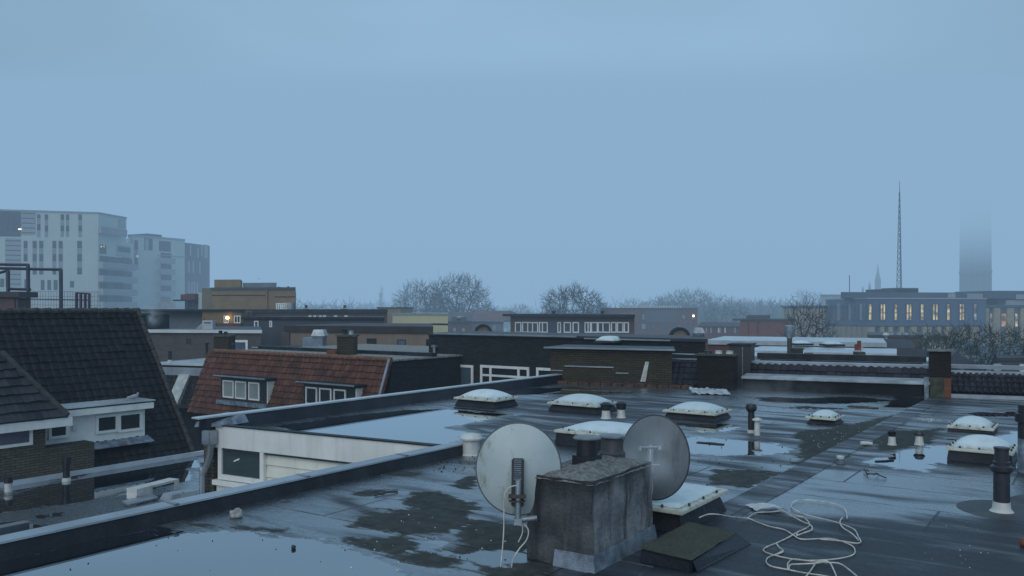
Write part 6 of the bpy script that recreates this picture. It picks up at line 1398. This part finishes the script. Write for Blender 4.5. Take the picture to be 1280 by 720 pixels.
tree('bare_tree', 'small bare tree behind the left corner of the red brick block', 788, 190, 370, 14, 300, .30, fine=.0024)
tree('bare_tree', 'large bare tree behind the right end of the red brick block', 858, 170, 361, 15, 1700, .50, fine=.0022)
tree('bare_tree', 'bare tree showing above the striped stone wing', 1011, 165, 363, 16, 700, .36, fine=.002)
tree('bare_tree', 'dark bare tree standing before the striped stone wing', 1010, 75, 375, 17, 420, .24, group='bare trees before the office', fine=.0022)
tree('bare_bush_tree', 'wide dense olive bare bush before the office at right', 1224, 56, 404, 18, 2600, .62, BUSHT, 'bare trees before the office', low=.12, zc=.62, fine=.0018)
tree('columnar_tree', 'narrow columnar misty tree left of the bare pair', 477, 235, 357, 19, 420, .10, low=.2, zc=.45, cone=.6)
for i, (px, d, yt, lab, wd) in enumerate(((822, 200, 371, 'misty bare tree above the middle of the red brick block', .5), (892, 185, 367, 'misty bare tree right of the lamp by the red brick block', .46), (930, 190, 372, 'misty bare tree above the left part of the red annex', .55), (965, 195, 373, 'misty bare tree above the right part of the red annex', .5), (908, 150, 377, 'misty bare tree above the small bright-windowed houses', .5), (648, 190, 380, 'faint bare tree left of the window band house', .36))):
    tree('bare_tree', lab, px, d, yt, 30+i, 600, wd, WOODT, fine=.0034)
# misty wood along the horizon: one mass
base = [tree_mesh(60+i, 1., 90, .45, twig=2, fine=.0052) for i in range(5)]
m = MB()
def plant(px, d, H, w):
    X, Y = pt(px, d); tr, cr = base[rnd.randrange(5)]; q = rnd.uniform(0, 6); c, s_ = math.cos(q), math.sin(q)
    for mb in (tr, cr): m.add([(X+(x*c-y_*s_)*H*w, Y+(x*s_+y_*c)*H*w, -8+z_*H) for x, y_, z_ in mb.v], mb.f)
for i in range(190):
    px = rnd.uniform(330, 1045); d = rnd.uniform(185, 260)
    top = 379 if px < 480 else 385 if px < 760 else 379
    plant(px, d, (zat(top+rnd.uniform(-8, 4), d)+8), rnd.uniform(.9, 1.4))
for i in range(110):
    px = rnd.uniform(790, 1035); d = rnd.uniform(170, 215); plant(px, d, zat(rnd.uniform(371, 383), d)+8, rnd.uniform(.9, 1.3))
single('misty_wood', m, WOODT, 'fog-faded belt of bare trees along the horizon', 'trees', kind='stuff')

# ------------------------------------------------------------------ low ridge far away
m = MB(); n = 40
top = [(pt(250+i*24, 420)[0], 420, -8+7+3.5*mnoise.noise((i*.35, 0, 0))+(5 if i < 11 else 1)) for i in range(n)]
m.add([(x, y_, -8) for x, y_, z_ in top]+top+[(x, y_+60, -8) for x, y_, z_ in top], [(i, i+1, n+i+1, n+i) for i in range(n-1)]+[(n+i, n+i+1, 2*n+i+1, 2*n+i) for i in range(n-1)])
single('hill', m, WOODT, None, None, kind='structure')

# ------------------------------------------------------------------ fog, steam, sky
FOGL = (.238, .392, .590)
def fogbox(name, x0, x1, y0, y1, z0, z1, dens, colr=FOGL):
    t = NT(name+'_air'); ab = t.n('ShaderNodeVolumeAbsorption', Density=dens); ab.inputs['Color'].default_value = (0, 0, 0, 1)
    em = t.n('ShaderNodeEmission', Strength=dens); em.inputs['Color'].default_value = colr+(1,)  # emission stands in for daylight scattered by the fog
    ad = t.n('ShaderNodeAddShader'); t.l(ab.outputs[0], ad.inputs[0]); t.l(em.outputs[0], ad.inputs[1]); t.l(ad.outputs[0], t.out.inputs['Volume'])
    single(name, MB().box(x0, x1, y0, y1, z0, z1), t.m, None, None, kind='structure')
fogbox('fog', -900, 900, -300, 900, -7.6, 60, .0009, (.245, .41, .59))
fogbox('fog', -898, 898, 57, 898, -7.55, 50, .0020, (.248, .412, .592))
fogbox('fog', -895, 895, 129, 895, -7.5, 40, .0036, (.25, .413, .592))
for i, (z0, dn) in enumerate(((10.5, .004), (12.5, .006), (14.5, .009), (16.5, .012), (18.5, .016), (20.5, .022), (23, .03), (26, .04))):
    fogbox('fog', -890+i*3, 890-i*3, 166+i, 890-i*3, z0, 57-i, dn, (.257+i*.0015, .424+i*.0022, .60+i*.0018))

def steam(label, px, py, d, size, dens, seed, rot=0, kx=1.):
    X, Y = pt(px, d); Z = zat(py, d)
    t = NT('steam_air_%d' % seed); v = t.obj()
    mp = t.n('ShaderNodeMapping'); mp.inputs['Scale'].default_value = tuple(1/s for s in size); t.l(v, mp.inputs[0])
    ln = t.n('ShaderNodeVectorMath', _operation='LENGTH'); t.l(mp.outputs[0], ln.inputs[0])
    nz = t.noise(v, 2.4*kx, 4, .55, .6)
    dn = t.math('MULTIPLY', t.math('MULTIPLY', t.mr(ln.outputs['Value'], .98, .0), t.mr(nz, .30, .80)), dens)
    ab = t.n('ShaderNodeVolumeAbsorption'); ab.inputs['Color'].default_value = (0, 0, 0, 1); t.l(dn, ab.inputs['Density'])
    em = t.n('ShaderNodeEmission'); em.inputs['Color'].default_value = (.26, .36, .46, 1); t.l(dn, em.inputs['Strength'])
    ad = t.n('ShaderNodeAddShader'); t.l(ab.outputs[0], ad.inputs[0]); t.l(em.outputs[0], ad.inputs[1]); t.l(ad.outputs[0], t.out.inputs['Volume'])
    single('steam', MB().box(-size[0], size[0], -size[1], size[1], -size[2], size[2]), t.m, label, 'steam', X, Y, Z, rot, kind='stuff', local=True)
    bpy.data.objects  # linked above
steam('white steam drifting from the chimney pots across the grey dish', 812, 572, 7.85, (.46, .30, .40), 3.4, 1)
steam('faint steam drifting along the foot of the dark raised wall', 975, 487, 20.3, (1.6, .35, .40), .9, 2, 0, .5)
steam('thin smoke rising beside the black roof ridge', 187, 396, 52, (1.1, .8, .9), 1.6, 3, 0, .5)

w = bpy.data.worlds.new('World'); scene.world = w; w.use_nodes = True; nt = w.node_tree
bg = nt.nodes['Background']; sky = nt.nodes.new('ShaderNodeTexSky'); sky.sky_type = 'NISHITA'; sky.sun_disc = False
SE, SR = R(38), R(200)
sky.sun_elevation = SE; sky.sun_rotation = SR; sky.air_density = 1.; sky.dust_density = 3.; sky.ozone_density = 1.
def wn(typ, **kw):
    n = nt.nodes.new(typ)
    for k_, v_ in kw.items(): setattr(n, k_, v_)
    return n
# overcast: the clear-sky model is mostly hidden by a soft, uneven cloud deck
tc = wn('ShaderNodeTexCoord'); dot = wn('ShaderNodeVectorMath', operation='DOT_PRODUCT'); dot.inputs[1].default_value = Vector((.04, .94, .33)).normalized(); nt.links.new(tc.outputs['Generated'], dot.inputs[0])
mr = wn('ShaderNodeMapRange', interpolation_type='SMOOTHSTEP'); mr.inputs[1].default_value = .78; mr.inputs[2].default_value = 1.; mr.inputs[3].default_value = .84; mr.inputs[4].default_value = 1.07; nt.links.new(dot.outputs['Value'], mr.inputs[0])
mp = wn('ShaderNodeMapping'); mp.inputs['Scale'].default_value = (1, 1, 2.6); nt.links.new(tc.outputs['Generated'], mp.inputs[0])
nz = wn('ShaderNodeTexNoise'); nz.inputs['Scale'].default_value = 2.3; nz.inputs['Detail'].default_value = 5; nz.inputs['Roughness'].default_value = .5; nz.inputs['Distortion'].default_value = .4; nt.links.new(mp.outputs[0], nz.inputs['Vector'])
m2 = wn('ShaderNodeMapRange'); m2.inputs[1].default_value = .25; m2.inputs[2].default_value = .75; m2.inputs[3].default_value = .90; m2.inputs[4].default_value = 1.10; nt.links.new(nz.outputs['Fac'], m2.inputs[0])
mu = wn('ShaderNodeMath', operation='MULTIPLY'); nt.links.new(mr.outputs[0], mu.inputs[0]); nt.links.new(m2.outputs[0], mu.inputs[1])
vm = wn('ShaderNodeVectorMath', operation='SCALE'); vm.inputs[0].default_value = (.292, .474, .648); nt.links.new(mu.outputs[0], vm.inputs['Scale'])
sk = wn('ShaderNodeVectorMath', operation='SCALE'); sk.inputs['Scale'].default_value = .08; nt.links.new(sky.outputs[0], sk.inputs[0])
mx = wn('ShaderNodeMix', data_type='RGBA'); mx.inputs[0].default_value = .88; nt.links.new(sk.outputs[0], mx.inputs[6]); nt.links.new(vm.outputs[0], mx.inputs[7])
nt.links.new(mx.outputs[2], bg.inputs[0]); bg.inputs[1].default_value = 1.
ld = bpy.data.lights.new('sun', 'SUN'); ld.energy = 1.0; ld.angle = R(70); ld.color = (1., .975, .94)
lo = bpy.data.objects.new('sun', ld); COL.objects.link(lo)
dirv = Vector((math.sin(SR)*math.cos(SE), math.cos(SR)*math.cos(SE), math.sin(SE)))   # towards the sun
lo.rotation_euler = dirv.to_track_quat('Z', 'Y').to_euler()
